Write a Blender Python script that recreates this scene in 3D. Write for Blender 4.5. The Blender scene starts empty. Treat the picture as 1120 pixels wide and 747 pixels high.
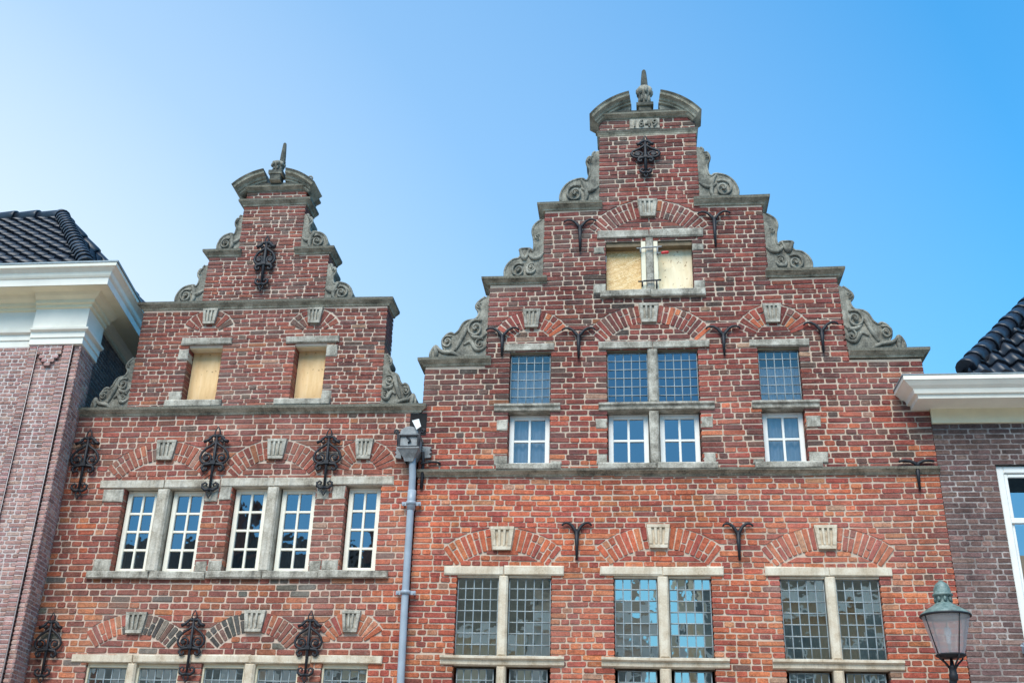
import bpy, math, random
from math import sin, cos, pi, radians as R_, atan2, hypot, sqrt
from mathutils import Vector, Matrix

RND = random.Random(7)
C = bpy.context.scene.collection
scene = bpy.context.scene

# ------------------------------------------------------------------ materials
def new_mat(name):
    m = bpy.data.materials.new(name); m.use_nodes = True
    nt = m.node_tree
    return m, nt, nt.nodes['Principled BSDF']

def N(nt, t, **kw):
    n = nt.nodes.new(t)
    for k, v in kw.items():
        if k.startswith('i_'):
            n.inputs[k[2:]].default_value = v
        else:
            setattr(n, k, v)
    return n

def coords(nt, scale=(1, 1, 1)):
    tc = N(nt, 'ShaderNodeTexCoord'); mp = N(nt, 'ShaderNodeMapping')
    mp.inputs['Scale'].default_value = scale
    nt.links.new(tc.outputs['Object'], mp.inputs['Vector'])
    return mp.outputs['Vector']

def noise(nt, vec, scale, detail=4, rough=.6, dist=0.0):
    n = N(nt, 'ShaderNodeTexNoise')
    n.inputs['Scale'].default_value = scale; n.inputs['Detail'].default_value = detail
    n.inputs['Roughness'].default_value = rough; n.inputs['Distortion'].default_value = dist
    nt.links.new(vec, n.inputs['Vector'])
    return n.outputs['Fac']

def ramp(nt, fac, stops):
    r = N(nt, 'ShaderNodeValToRGB'); cr = r.color_ramp
    while len(cr.elements) < len(stops): cr.elements.new(.5)
    for e, (p, c) in zip(cr.elements, stops):
        e.position = p; e.color = (c[0], c[1], c[2], 1) if len(c) == 3 else c
    nt.links.new(fac, r.inputs['Fac'])
    return r.outputs['Color']

def mix(nt, fac, a, b, mode='MIX'):
    n = N(nt, 'ShaderNodeMix', data_type='RGBA', blend_type=mode)
    for sock, v in ((0, fac), (6, a), (7, b)):
        if isinstance(v, (int, float)): n.inputs[sock].default_value = v
        elif isinstance(v, tuple): n.inputs[sock].default_value = (*v[:3], 1)
        else: nt.links.new(v, n.inputs[sock])
    return n.outputs[2]

def bump(nt, bsdf, h, strength=.4, dist=.01):
    b = N(nt, 'ShaderNodeBump'); b.inputs['Strength'].default_value = strength
    b.inputs['Distance'].default_value = dist
    nt.links.new(h, b.inputs['Height']); nt.links.new(b.outputs['Normal'], bsdf.inputs['Normal'])

def mat_brick(name, lime=.35, limecol=(.50, .42, .35), dirt=.35):
    m, nt, b = new_mat(name)
    a = N(nt, 'ShaderNodeAttribute', attribute_name='col')
    v = coords(nt)
    n1 = noise(nt, v, 17, 5, .75); n2 = noise(nt, v, 75, 4, .75); n3 = noise(nt, v, 1.3, 4, .6); n4 = noise(nt, v, 6, 6, .7); n5 = noise(nt, v, 34, 4, .7, .6)
    c = mix(nt, 1.0, a.outputs['Color'], ramp(nt, n1, [(.28, (.66, .60, .58)), (.5, (1.03, 1, 1)), (.72, (1.34, 1.28, 1.24))]), 'MULTIPLY')
    c = mix(nt, 1.0, c, ramp(nt, n2, [(.3, (.62, .58, .56)), (.5, (1, 1, 1)), (.7, (1.25, 1.22, 1.2))]), 'MULTIPLY')
    c = mix(nt, ramp(nt, n5, [(.60, (0, 0, 0)), (.72, (lime, lime, lime))]), c, limecol)
    c = mix(nt, ramp(nt, n4, [(.60, (0, 0, 0)), (.74, (lime * .9,) * 3)]), c, limecol)
    c = mix(nt, ramp(nt, n5, [(.26, (.75, .75, .75)), (.38, (0, 0, 0))]), c, (.03, .02, .018))
    c = mix(nt, 1.0, c, ramp(nt, n3, [(.3, (1 - dirt,) * 3), (.6, (1.08, 1.08, 1.08))]), 'MULTIPLY')
    vs = coords(nt, (7, 7, .55)); n6 = noise(nt, vs, 1.0, 6, .65)
    c = mix(nt, 1.0, c, ramp(nt, n6, [(.30, (.66, .64, .62)), (.46, (1, 1, 1)), (.60, (1, 1, 1)), (.75, (1.12, 1.14, 1.16))]), 'MULTIPLY')
    n7 = noise(nt, v, .55, 5, .6)
    c = mix(nt, ramp(nt, n7, [(.50, (0, 0, 0)), (.70, (lime * .45,) * 3)]), c, limecol)
    nt.links.new(c, b.inputs['Base Color'])
    b.inputs['Roughness'].default_value = .9
    bump(nt, b, mix(nt, .5, n1, n2), 1.0, .02)
    return m

def mat_mottled(name, stops, scale=8, fine=60, rough=.9, bumpd=.01, streak=0.0, bs=.5, streakcol=(.05, .05, .045)):
    m, nt, b = new_mat(name)
    v = coords(nt)
    n1 = noise(nt, v, scale, 6, .65); n2 = noise(nt, v, fine, 4, .7)
    c = ramp(nt, mix(nt, .35, n1, n2), stops)
    if streak:
        vs = coords(nt, (14, 14, 1.1))
        n3 = noise(nt, vs, 1.0, 5, .6)
        c = mix(nt, ramp(nt, n3, [(.52, (0, 0, 0)), (.72, (streak,) * 3)]), c, streakcol)
    nt.links.new(c, b.inputs['Base Color'])
    b.inputs['Roughness'].default_value = rough
    bump(nt, b, mix(nt, .5, n1, n2), bs, bumpd)
    return m

def mat_plain(name, col, rough=.5, metal=0.0, var=.12, scale=20, spec=.5):
    m, nt, b = new_mat(name)
    v = coords(nt); n1 = noise(nt, v, scale, 4, .6)
    c = mix(nt, 1.0, tuple(col), ramp(nt, n1, [(.3, (1 - var,) * 3), (.7, (1 + var,) * 3)]), 'MULTIPLY')
    nt.links.new(c, b.inputs['Base Color'])
    b.inputs['Roughness'].default_value = rough; b.inputs['Metallic'].default_value = metal
    b.inputs['Specular IOR Level'].default_value = spec
    bump(nt, b, n1, .12, .004)
    return m

def mat_glass(name, refl=.42, tint=(.75, .82, .86), gl=(.82, .90, 1.0), rough=.015, wave=.12):
    m = bpy.data.materials.new(name); m.use_nodes = True; nt = m.node_tree; nt.nodes.clear()
    out = N(nt, 'ShaderNodeOutputMaterial'); t = N(nt, 'ShaderNodeBsdfTransparent'); g = N(nt, 'ShaderNodeBsdfGlossy')
    t.inputs['Color'].default_value = (*tint, 1); g.inputs['Color'].default_value = (*gl, 1); g.inputs['Roughness'].default_value = rough
    lw = N(nt, 'ShaderNodeFresnel'); lw.inputs['IOR'].default_value = 1.5
    ma = N(nt, 'ShaderNodeMath', operation='ADD'); ma.inputs[1].default_value = refl; ma.use_clamp = True
    nt.links.new(lw.outputs[0], ma.inputs[0])
    v = coords(nt); n1 = noise(nt, v, 5.5, 2, .5)
    b = N(nt, 'ShaderNodeBump'); b.inputs['Strength'].default_value = wave; b.inputs['Distance'].default_value = .03
    nt.links.new(n1, b.inputs['Height']); nt.links.new(b.outputs['Normal'], g.inputs['Normal'])
    mx = N(nt, 'ShaderNodeMixShader')
    nt.links.new(ma.outputs[0], mx.inputs[0]); nt.links.new(t.outputs[0], mx.inputs[1]); nt.links.new(g.outputs[0], mx.inputs[2])
    nt.links.new(mx.outputs[0], out.inputs['Surface'])
    return m

M = {}
M['brick'] = mat_brick('old_brick', .42)
M['brick_new'] = mat_brick('town_brick', .22, (.50, .44, .42), .22)
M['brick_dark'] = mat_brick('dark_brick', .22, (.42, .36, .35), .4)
M['mortar'] = mat_mottled('lime_mortar', [(.3, (.38, .285, .21)), (.48, (.54, .415, .315)), (.7, (.66, .53, .415))], 3, 45, .95, .012, .16)
M['mortar_rose'] = mat_mottled('rose_mortar', [(.3, (.42, .31, .24)), (.48, (.57, .43, .335)), (.7, (.68, .54, .43))], 3, 45, .95, .012, .16)
M['mortar_pale'] = mat_mottled('pale_mortar', [(.3, (.44, .365, .33)), (.7, (.68, .60, .56))], 3, 60, .95, .006)
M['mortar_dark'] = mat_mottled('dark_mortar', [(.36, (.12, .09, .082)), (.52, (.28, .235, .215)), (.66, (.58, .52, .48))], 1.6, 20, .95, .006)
M['stone_cream'] = mat_mottled('cream_sandstone', [(.32, (.30, .215, .125)), (.46, (.57, .465, .335)), (.64, (.76, .68, .54))], 5, 70, .85, .008, .35, .5, (.22, .17, .11))
M['stone_drab'] = mat_mottled('drab_sandstone', [(.34, (.17, .14, .105)), (.46, (.43, .375, .29)), (.62, (.66, .60, .50))], 5, 60, .9, .01, .4)
M['stone_grey'] = mat_mottled('grey_sandstone', [(.34, (.095, .083, .064)), (.46, (.29, .258, .205)), (.62, (.60, .55, .455))], 6, 60, .9, .012, .5)
def mat_cap():
    m, nt, b = new_mat('lichen_cap_stone')
    v = coords(nt); n1 = noise(nt, v, 5, 6, .65); n2 = noise(nt, v, 55, 4, .7); nn = mix(nt, .35, n1, n2)
    dark = ramp(nt, nn, [(.34, (.022, .022, .018)), (.48, (.058, .057, .046)), (.62, (.17, .16, .125))])
    lite = ramp(nt, nn, [(.36, (.08, .07, .052)), (.48, (.30, .262, .19)), (.62, (.56, .50, .38))])
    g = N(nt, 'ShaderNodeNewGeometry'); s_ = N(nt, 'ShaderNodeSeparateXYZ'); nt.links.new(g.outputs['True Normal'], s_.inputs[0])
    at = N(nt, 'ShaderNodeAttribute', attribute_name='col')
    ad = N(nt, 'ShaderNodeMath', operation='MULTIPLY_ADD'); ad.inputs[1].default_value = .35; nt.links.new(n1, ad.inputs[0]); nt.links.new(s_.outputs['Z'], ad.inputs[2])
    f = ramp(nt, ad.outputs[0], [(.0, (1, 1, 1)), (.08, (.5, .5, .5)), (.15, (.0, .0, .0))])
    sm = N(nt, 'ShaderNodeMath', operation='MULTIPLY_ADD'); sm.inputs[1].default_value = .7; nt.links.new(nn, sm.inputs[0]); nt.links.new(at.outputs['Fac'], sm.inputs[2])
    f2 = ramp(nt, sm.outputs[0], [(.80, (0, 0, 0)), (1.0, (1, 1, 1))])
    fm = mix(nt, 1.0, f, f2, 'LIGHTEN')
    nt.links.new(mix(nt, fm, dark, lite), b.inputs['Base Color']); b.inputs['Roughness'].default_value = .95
    bump(nt, b, mix(nt, .5, n1, n2), .6, .016)
    return m
M['stone_cap'] = mat_cap()
M['stone_carved'] = mat_mottled('weathered_carved_stone', [(.36, (.05, .046, .037)), (.48, (.195, .178, .14)), (.62, (.42, .385, .31))], 5, 50, .95, .018, .6)
M['white_paint'] = mat_plain('white_paint', (.84, .82, .76), .35, 0, .05, 6)
M['cream_paint'] = mat_plain('cream_paint', (.82, .73, .50), .35, 0, .06, 5)
M['soft_white_paint'] = mat_plain('soft_white_paint', (.86, .80, .68), .4, 0, .07, 3)
M['ivory_paint'] = mat_plain('ivory_frame_paint', (.87, .81, .67), .4, 0, .05, 9)
M['lead'] = mat_plain('lead_came', (.27, .315, .33), .55, .1, .15, 30)
M['glass_veil'] = mat_glass('curtained_glass', .13, (.80, .84, .88), (.62, .70, .76), .02, .05)
M['glass'] = mat_glass('window_glass', .30, (.66, .70, .72), (.50, .58, .68), .015, .035)
M['glass_blue'] = mat_glass('leaded_glass', .34, (.45, .50, .54), (.31, .38, .47), .03)
M['glass_low'] = mat_glass('old_leaded_glass', .52, (.60, .66, .60), (.95, .91, .79), .02, .03)
M['iron'] = mat_mottled('wrought_iron', [(.35, (.006, .006, .009)), (.60, (.011, .011, .015)), (.74, (.04, .018, .011))], 9, 60, .6, .004, 0)
M['zinc'] = mat_mottled('weathered_zinc', [(.3, (.12, .125, .125)), (.5, (.27, .275, .27)), (.7, (.45, .45, .43))], 12, 80, .6, .003, .5)
M['pipe'] = mat_plain('blue_grey_pipe_paint', (.34, .385, .43), .4, 0, .10, 8)
M['black_tile'] = mat_plain('black_glazed_tile', (.016, .020, .030), .40, 0, .55, 5, .4)
M['wood_head'] = mat_mottled('oak_head', [(.3, (.10, .07, .04)), (.7, (.26, .19, .11))], 8, 60, .8, .004)
M['cream_wood'] = mat_plain('cream_wood', (.74, .66, .48), .5, 0, .08, 10)
M['far_pane'] = mat_mottled('far_window_pane', [(.3, (.05, .055, .06)), (.5, (.20, .21, .20)), (.7, (.42, .42, .38))], 1.2, 9, .2, .001)
M['far_roof'] = mat_mottled('mossy_far_roof', [(.3, (.035, .035, .028)), (.5, (.09, .085, .065)), (.7, (.17, .155, .11))], 1.6, 12, .95, .03)
M['recess_black'] = mat_plain('recess_shadow_black', (.012, .011, .011), .95, 0, .3)  # near-black that paints the shade of a hole
M['red_paint'] = mat_plain('red_grip', (.60, .03, .03), .4)
M['copper'] = mat_mottled('verdigris_copper', [(.34, (.04, .07, .062)), (.48, (.13, .19, .172)), (.64, (.27, .34, .31))], 14, 60, .55, .004, .4)
M['asphalt'] = mat_mottled('street_clinker', [(.3, (.30, .24, .20)), (.7, (.46, .39, .33))], 4, 40, .9, .01)
M['paving'] = mat_mottled('paving', [(.3, (.25, .24, .22)), (.7, (.42, .40, .38))], 4, 40, .9, .01)
M['plaster_cream'] = mat_mottled('cream_plaster', [(.3, (.62, .54, .40)), (.7, (.76, .68, .53))], 2, 30, .9, .004)
M['plaster_white'] = mat_mottled('white_plaster', [(.3, (.66, .64, .60)), (.7, (.80, .78, .74))], 2, 30, .9, .004)
M['brick_far'] = mat_mottled('brown_brick_front', [(.3, (.36, .26, .17)), (.7, (.56, .43, .30))], 9, 60, .9, .006)
M['brick_far_red'] = mat_mottled('red_brick_front', [(.3, (.26, .12, .08)), (.7, (.40, .20, .14))], 9, 60, .9, .006)
M['curtain_pale'] = mat_mottled('pale_curtain', [(.3, (.55, .56, .58)), (.7, (.75, .76, .78))], 3, 40, .95, .002)
M['curtain_dark'] = mat_mottled('grey_curtain', [(.3, (.10, .095, .09)), (.7, (.22, .21, .195))], 3, 40, .95, .002)
M['curtain_green'] = mat_mottled('olive_curtain', [(.3, (.18, .20, .15)), (.7, (.42, .44, .36))], 5, 40, .95, .002)
M['reflection_drab'] = mat_mottled('drab_reflection_sheet', [(.3, (.30, .27, .21)), (.7, (.52, .49, .40))], 3, 40, .95, .002)  # colour of the added sheet that imitates a reflection
M['porcelain'] = mat_plain('bulb_white', (.9, .9, .88), .3, 0, .02)

def mat_osb():
    m, nt, b = new_mat('strand_board')
    v = coords(nt, (1.0, 1, 2.2))
    vo = N(nt, 'ShaderNodeTexVoronoi'); vo.inputs['Scale'].default_value = 42
    nw = noise(nt, v, 9, 3, .6, 0)
    vm = N(nt, 'ShaderNodeVectorMath', operation='ADD')
    cmb = N(nt, 'ShaderNodeCombineXYZ'); nt.links.new(nw, cmb.inputs[0]); nt.links.new(nw, cmb.inputs[2])
    nt.links.new(v, vm.inputs[0]); nt.links.new(cmb.outputs[0], vm.inputs[1]); nt.links.new(vm.outputs[0], vo.inputs['Vector'])
    sep = N(nt, 'ShaderNodeSeparateColor'); nt.links.new(vo.outputs['Color'], sep.inputs[0])
    c = ramp(nt, sep.outputs[0], [(.0, (.50, .28, .10)), (.4, (.74, .48, .20)), (.75, (.86, .62, .32)), (1, (.92, .75, .47))])
    nt.links.new(c, b.inputs['Base Color']); b.inputs['Roughness'].default_value = .7
    return m
M['osb'] = mat_osb()
M['plywood'] = mat_mottled('plywood', [(.25, (.74, .58, .35)), (.5, (.86, .73, .50)), (.75, (.90, .80, .60))], 3, 25, .7, .002)
def mat_ply(name, cols):
    m, nt, b = new_mat(name)
    v = coords(nt, (5, 5, .8)); g = noise(nt, v, 2.2, 5, .6, 1.5); v2 = coords(nt); sp = noise(nt, v2, 26, 2, .5); bl = noise(nt, v2, 2.5, 3, .5)
    c = ramp(nt, g, [(.15, cols[0]), (.5, cols[1]), (.85, cols[2])])
    c = mix(nt, ramp(nt, sp, [(.66, (0, 0, 0)), (.72, (.7, .7, .7))]), c, (.22, .11, .04))
    c = mix(nt, 1.0, c, ramp(nt, bl, [(.35, (.82, .80, .78)), (.6, (1.05, 1.05, 1.05))]), 'MULTIPLY')
    nt.links.new(c, b.inputs['Base Color']); b.inputs['Roughness'].default_value = .75
    return m
M['ply_yellow'] = mat_ply('yellow_plywood', ((.66, .40, .17), (.80, .54, .27), (.86, .62, .36)))
M['plywood'] = mat_ply('plywood', ((.70, .54, .31), (.86, .72, .48), (.92, .82, .62)))

def mat_lantern_glass():
    m = bpy.data.materials.new('frosted_lantern_glass'); m.use_nodes = True; nt = m.node_tree; nt.nodes.clear()
    out = N(nt, 'ShaderNodeOutputMaterial'); t = N(nt, 'ShaderNodeBsdfTransparent'); d = N(nt, 'ShaderNodeBsdfDiffuse'); g = N(nt, 'ShaderNodeBsdfGlossy')
    tl = N(nt, 'ShaderNodeBsdfTranslucent')
    d.inputs['Color'].default_value = (.78, .75, .75, 1); tl.inputs['Color'].default_value = (.85, .82, .82, 1); g.inputs['Roughness'].default_value = .1
    t.inputs['Color'].default_value = (.86, .83, .84, 1)
    m0 = N(nt, 'ShaderNodeMixShader'); m0.inputs[0].default_value = .5
    nt.links.new(d.outputs[0], m0.inputs[1]); nt.links.new(tl.outputs[0], m0.inputs[2])
    m1 = N(nt, 'ShaderNodeMixShader'); m1.inputs[0].default_value = .45
    nt.links.new(t.outputs[0], m1.inputs[1]); nt.links.new(m0.outputs[0], m1.inputs[2])
    m2 = N(nt, 'ShaderNodeMixShader'); m2.inputs[0].default_value = .06
    nt.links.new(m1.outputs[0], m2.inputs[1]); nt.links.new(g.outputs[0], m2.inputs[2])
    nt.links.new(m2.outputs[0], out.inputs['Surface'])
    return m
M['lantern_glass'] = mat_lantern_glass()

# ------------------------------------------------------------------ mesh builder
ID = lambda p: p
class MB:
    def __init__(s, T=None):
        s.v = []; s.f = []; s.c = []; s.T = T or ID; s.smooth = set()
    def add(s, p, col=(1, 1, 1)):
        s.v.append(tuple(s.T(p))); s.c.append(col); return len(s.v) - 1
    def face(s, pts, col=(1, 1, 1), smooth=False):
        ids = [s.add(p, col) for p in pts]
        if smooth: s.smooth.add(len(s.f))
        s.f.append(ids)
    def box(s, x0, x1, y0, y1, z0, z1, j=0.0, ch=0.0):
        """axis box; ch = front-edge chamfer"""
        r = lambda: RND.uniform(-j, j) if j else 0
        def P(x, y, z): return (x + r(), y, z + r())
        a = [P(x0, y1, z0), P(x1, y1, z0), P(x1, y1, z1), P(x0, y1, z1)]
        b = [P(x0, y0 + ch, z0), P(x1, y0 + ch, z0), P(x1, y0 + ch, z1), P(x0, y0 + ch, z1)]
        ring = [a, b]
        if ch:
            ring.append([P(x0 + ch, y0, z0 + ch), P(x1 - ch, y0, z0 + ch), P(x1 - ch, y0, z1 - ch), P(x0 + ch, y0, z1 - ch)])
        ids = [[s.add(p) for p in q] for q in ring]
        for k in range(len(ids) - 1):
            for i in range(4):
                s.f.append([ids[k][i], ids[k][(i + 1) % 4], ids[k + 1][(i + 1) % 4], ids[k + 1][i]])
        s.f.append(ids[-1]); s.f.append(ids[0][::-1])
    def tube(s, pts, rad, n=8, caps=True, flat=1.0):
        pts = [Vector(p) for p in pts]
        rad = rad if isinstance(rad, (list, tuple)) else [rad] * len(pts)
        rings = []
        up = None
        for i, p in enumerate(pts):
            t = (pts[min(i + 1, len(pts) - 1)] - pts[max(i - 1, 0)]).normalized()
            if up is None:
                up = Vector((0, 1, 0)) if abs(t.y) < .9 else Vector((1, 0, 0))
            side = t.cross(up)
            if side.length < 1e-4: side = t.orthogonal()
            side.normalize(); u2 = side.cross(t).normalized(); up = u2
            rings.append([s.add(p + side * (cos(2 * pi * k / n) * rad[i]) + u2 * (sin(2 * pi * k / n) * rad[i] * flat)) for k in range(n)])
        for a, b in zip(rings, rings[1:]):
            for k in range(n):
                s.smooth.add(len(s.f)); s.f.append([a[k], a[(k + 1) % n], b[(k + 1) % n], b[k]])
        if caps:
            s.f.append(rings[0][::-1]); s.f.append(rings[-1])
    def lathe(s, c, prof, n=24, smooth=True, sq=False):
        cx, cy, cz = c; rings = []
        for r, z in prof:
            rings.append([s.add((cx + r * cos(2 * pi * k / n), cy + r * sin(2 * pi * k / n), cz + z)) for k in range(n)])
        for a, b in zip(rings, rings[1:]):
            for k in range(n):
                if smooth: s.smooth.add(len(s.f))
                s.f.append([a[k], a[(k + 1) % n], b[(k + 1) % n], b[k]])
        s.f.append(rings[0][::-1]); s.f.append(rings[-1])
    def prism(s, poly, y0, y1, ch=0.0):
        """poly in (x,z); front at y0 (towards the street), back at y1, chamfered front edge"""
        n = len(poly)
        cx = sum(p[0] for p in poly) / n; cz = sum(p[1] for p in poly) / n
        area = sum(poly[i][0] * poly[(i + 1) % n][1] - poly[(i + 1) % n][0] * poly[i][1] for i in range(n))
        if area < 0: poly = poly[::-1]
        rings = [[(x, y1, z) for x, z in poly], [(x, y0 + ch, z) for x, z in poly]]
        if ch:
            ins = []
            for i in range(n):
                a = Vector(poly[i - 1]); b = Vector(poly[i]); c = Vector(poly[(i + 1) % n])
                d1 = (b - a).normalized() if (b - a).length > 1e-9 else Vector((1, 0)); d2 = (c - b).normalized() if (c - b).length > 1e-9 else d1
                nr = Vector((-(d1.y + d2.y), d1.x + d2.x))
                if nr.length < 1e-6: nr = Vector((-d1.y, d1.x))
                nr.normalize(); q = b + nr * ch
                ins.append((q.x, y0, q.y))
            rings.append(ins)
        ids = [[s.add(p) for p in r] for r in rings]
        for k in range(len(ids) - 1):
            for i in range(n):
                s.f.append([ids[k][i], ids[k][(i + 1) % n], ids[k + 1][(i + 1) % n], ids[k + 1][i]])
        s.f.append(ids[-1]); s.f.append(ids[0][::-1])
    def build(s, name, mat, parent=None, label=None, cat=None, group=None, kind=None, col=False, origin=None):
        me = bpy.data.meshes.new(name)
        o0 = Vector(origin) if origin else Vector((0, 0, 0))
        if parent is not None: o0 = Vector((0, 0, 0)); inv = parent_world(parent)
        else: inv = o0
        me.from_pydata([tuple(Vector(v) - inv) for v in s.v], [], s.f)
        if s.smooth:
            for i in s.smooth: me.polygons[i].use_smooth = True
        if col:
            at = me.color_attributes.new('col', 'FLOAT_COLOR', 'POINT')
            flat = []
            for c in s.c: flat += [c[0], c[1], c[2], 1.0]
            at.data.foreach_set('color', flat)
        me.materials.append(mat if not isinstance(mat, str) else M[mat])
        o = bpy.data.objects.new(name, me); C.objects.link(o)
        if parent is not None: o.parent = parent
        else: o.location = inv
        tag(o, label, cat, group, kind)
        return o

def parent_world(o):
    v = Vector((0, 0, 0))
    while o is not None:
        v += Vector(o.location); o = o.parent
    return v

def tag(o, label=None, cat=None, group=None, kind=None):
    for k, v in (('label', label), ('category', cat), ('group', group), ('kind', kind)):
        if v: o[k] = v

def empty(name, loc=(0, 0, 0), parent=None, label=None, cat=None, group=None):
    o = bpy.data.objects.new(name, None); C.objects.link(o); o.location = loc
    o.empty_display_size = .2
    if parent is not None: o.parent = parent
    tag(o, label, cat, group)
    return o

# ------------------------------------------------------------------ brickwork
def bilerp(q, s, t):
    (ax, az), (bx, bz), (cx, cz), (dx, dz) = q       # bl br tr tl
    return ((ax * (1 - s) + bx * s) * (1 - t) + (dx * (1 - s) + cx * s) * t,
            (az * (1 - s) + bz * s) * (1 - t) + (dz * (1 - s) + cz * s) * t)

def brick(mb, q, col, prot=.012, c=.0085, inset=.0045, left=0, right=0, y=0.0, jit=.003):
    q = [(x + RND.uniform(-jit, jit), z + RND.uniform(-jit, jit) * .8) for x, z in q]
    w = max(hypot(q[1][0] - q[0][0], q[1][1] - q[0][1]), hypot(q[2][0] - q[3][0], q[2][1] - q[3][1]), .02)
    h = max(hypot(q[3][0] - q[0][0], q[3][1] - q[0][1]), hypot(q[2][0] - q[1][0], q[2][1] - q[1][1]), .02)
    cs = min(c / w, .3) * RND.uniform(.5, 1.7); ct = min(c / h, .3) * RND.uniform(.5, 1.5)
    es = min(inset / w, .3); et = min(inset / h, .3)
    st = [(cs, 0), (1 - cs, 0), (1, ct), (1, 1 - ct), (1 - cs, 1), (cs, 1), (0, 1 - ct), (0, ct)]
    pr = prot * RND.uniform(.6, 1.25)
    r0 = []; r1 = []
    for s, t in st:
        x, z = bilerp(q, s, t); r0.append(mb.add((x, y + .004, z), col))
        x, z = bilerp(q, es + s * (1 - 2 * es), et + t * (1 - 2 * et))
        r1.append(mb.add((x, y - pr + RND.uniform(-.0022, .0022), z), col))
    for i in range(8):
        k = (i + 1) % 8
        mb.smooth.add(len(mb.f)); mb.f.append([r0[i], r0[k], r1[k], r1[i]])
    mb.f.append(r1)
    if left:
        a = [mb.add((x, yy, z), col) for (x, z) in (q[0], q[3]) for yy in (y + .004, y + left)]
        mb.f.append([a[1], a[0], a[2], a[3]])
    if right:
        a = [mb.add((x, yy, z), col) for (x, z) in (q[1], q[2]) for yy in (y + .004, y + right)]
        mb.f.append([a[0], a[1], a[3], a[2]])

class Arch:
    """relieving arch: cx, spring height and crown height of the outer curve, half span, ring thickness"""
    def __init__(s, cx, zs, zc, half, th, kw=.27, style=None):
        rise = zc - zs
        s.cx = cx; s.R = (half * half + rise * rise) / (2 * rise); s.cz = zc - s.R; s.r = s.R - th
        s.th = th; s.zc = zc; s.ang = atan2(half, zs - s.cz); s.kw = kw; s.style = style
    def holes(s, z):
        if z > s.zc + .03 or z < s.cz + s.r * cos(s.ang) - .05: return []
        out = []; cur = None; n = 220; w = s.R * 1.05
        for i in range(n + 1):
            dx = -w + 2 * w * i / n
            rho = hypot(dx, z - s.cz); a = abs(atan2(dx, z - s.cz))
            ins = s.r - .008 < rho < s.R + .012 and a < s.ang + .012 / s.R
            if ins and cur is None: cur = dx
            if not ins and cur is not None:
                out.append((s.cx + cur, s.cx + dx)); cur = None
        if cur is not None: out.append((s.cx + cur, s.cx + w))
        return out

def solid(z0, z1, bands, openings, arches):
    """two interval lists (bottom, top) with end flags"""
    zm = (z0 + z1) / 2
    band = None
    for b in bands:
        if b[0] <= zm < b[1]: band = b
    if band is None: return None
    def at(z):
        t = (zm - band[0]) / (band[1] - band[0])
        xl = band[2] * (1 - t) + band[4] * t; xr = band[3] * (1 - t) + band[5] * t
        iv = [(xl, xr, 'o', 'o')]
        cuts = [(o[0], o[1], 'j') for o in openings if z0 < o[3] - .004 and z1 > o[2] + .004]
        for a in arches: cuts += [(p, q, 'a') for p, q in a.holes(z)]
        for p, q, k in cuts:
            nv = []
            for l, r, fl, fr in iv:
                if q <= l or p >= r: nv.append((l, r, fl, fr)); continue
                if p > l: nv.append((l, p, fl, k))
                if q < r: nv.append((q, r, k, fr))
            iv = nv
        return [i for i in iv if i[1] - i[0] > .02]
    A, B = at(z0), at(z1)
    if len(A) != len(B) or any(a[2:] != b[2:] for a, b in zip(A, B)):
        A = B = at(zm)
    return list(zip(A, B))

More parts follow.
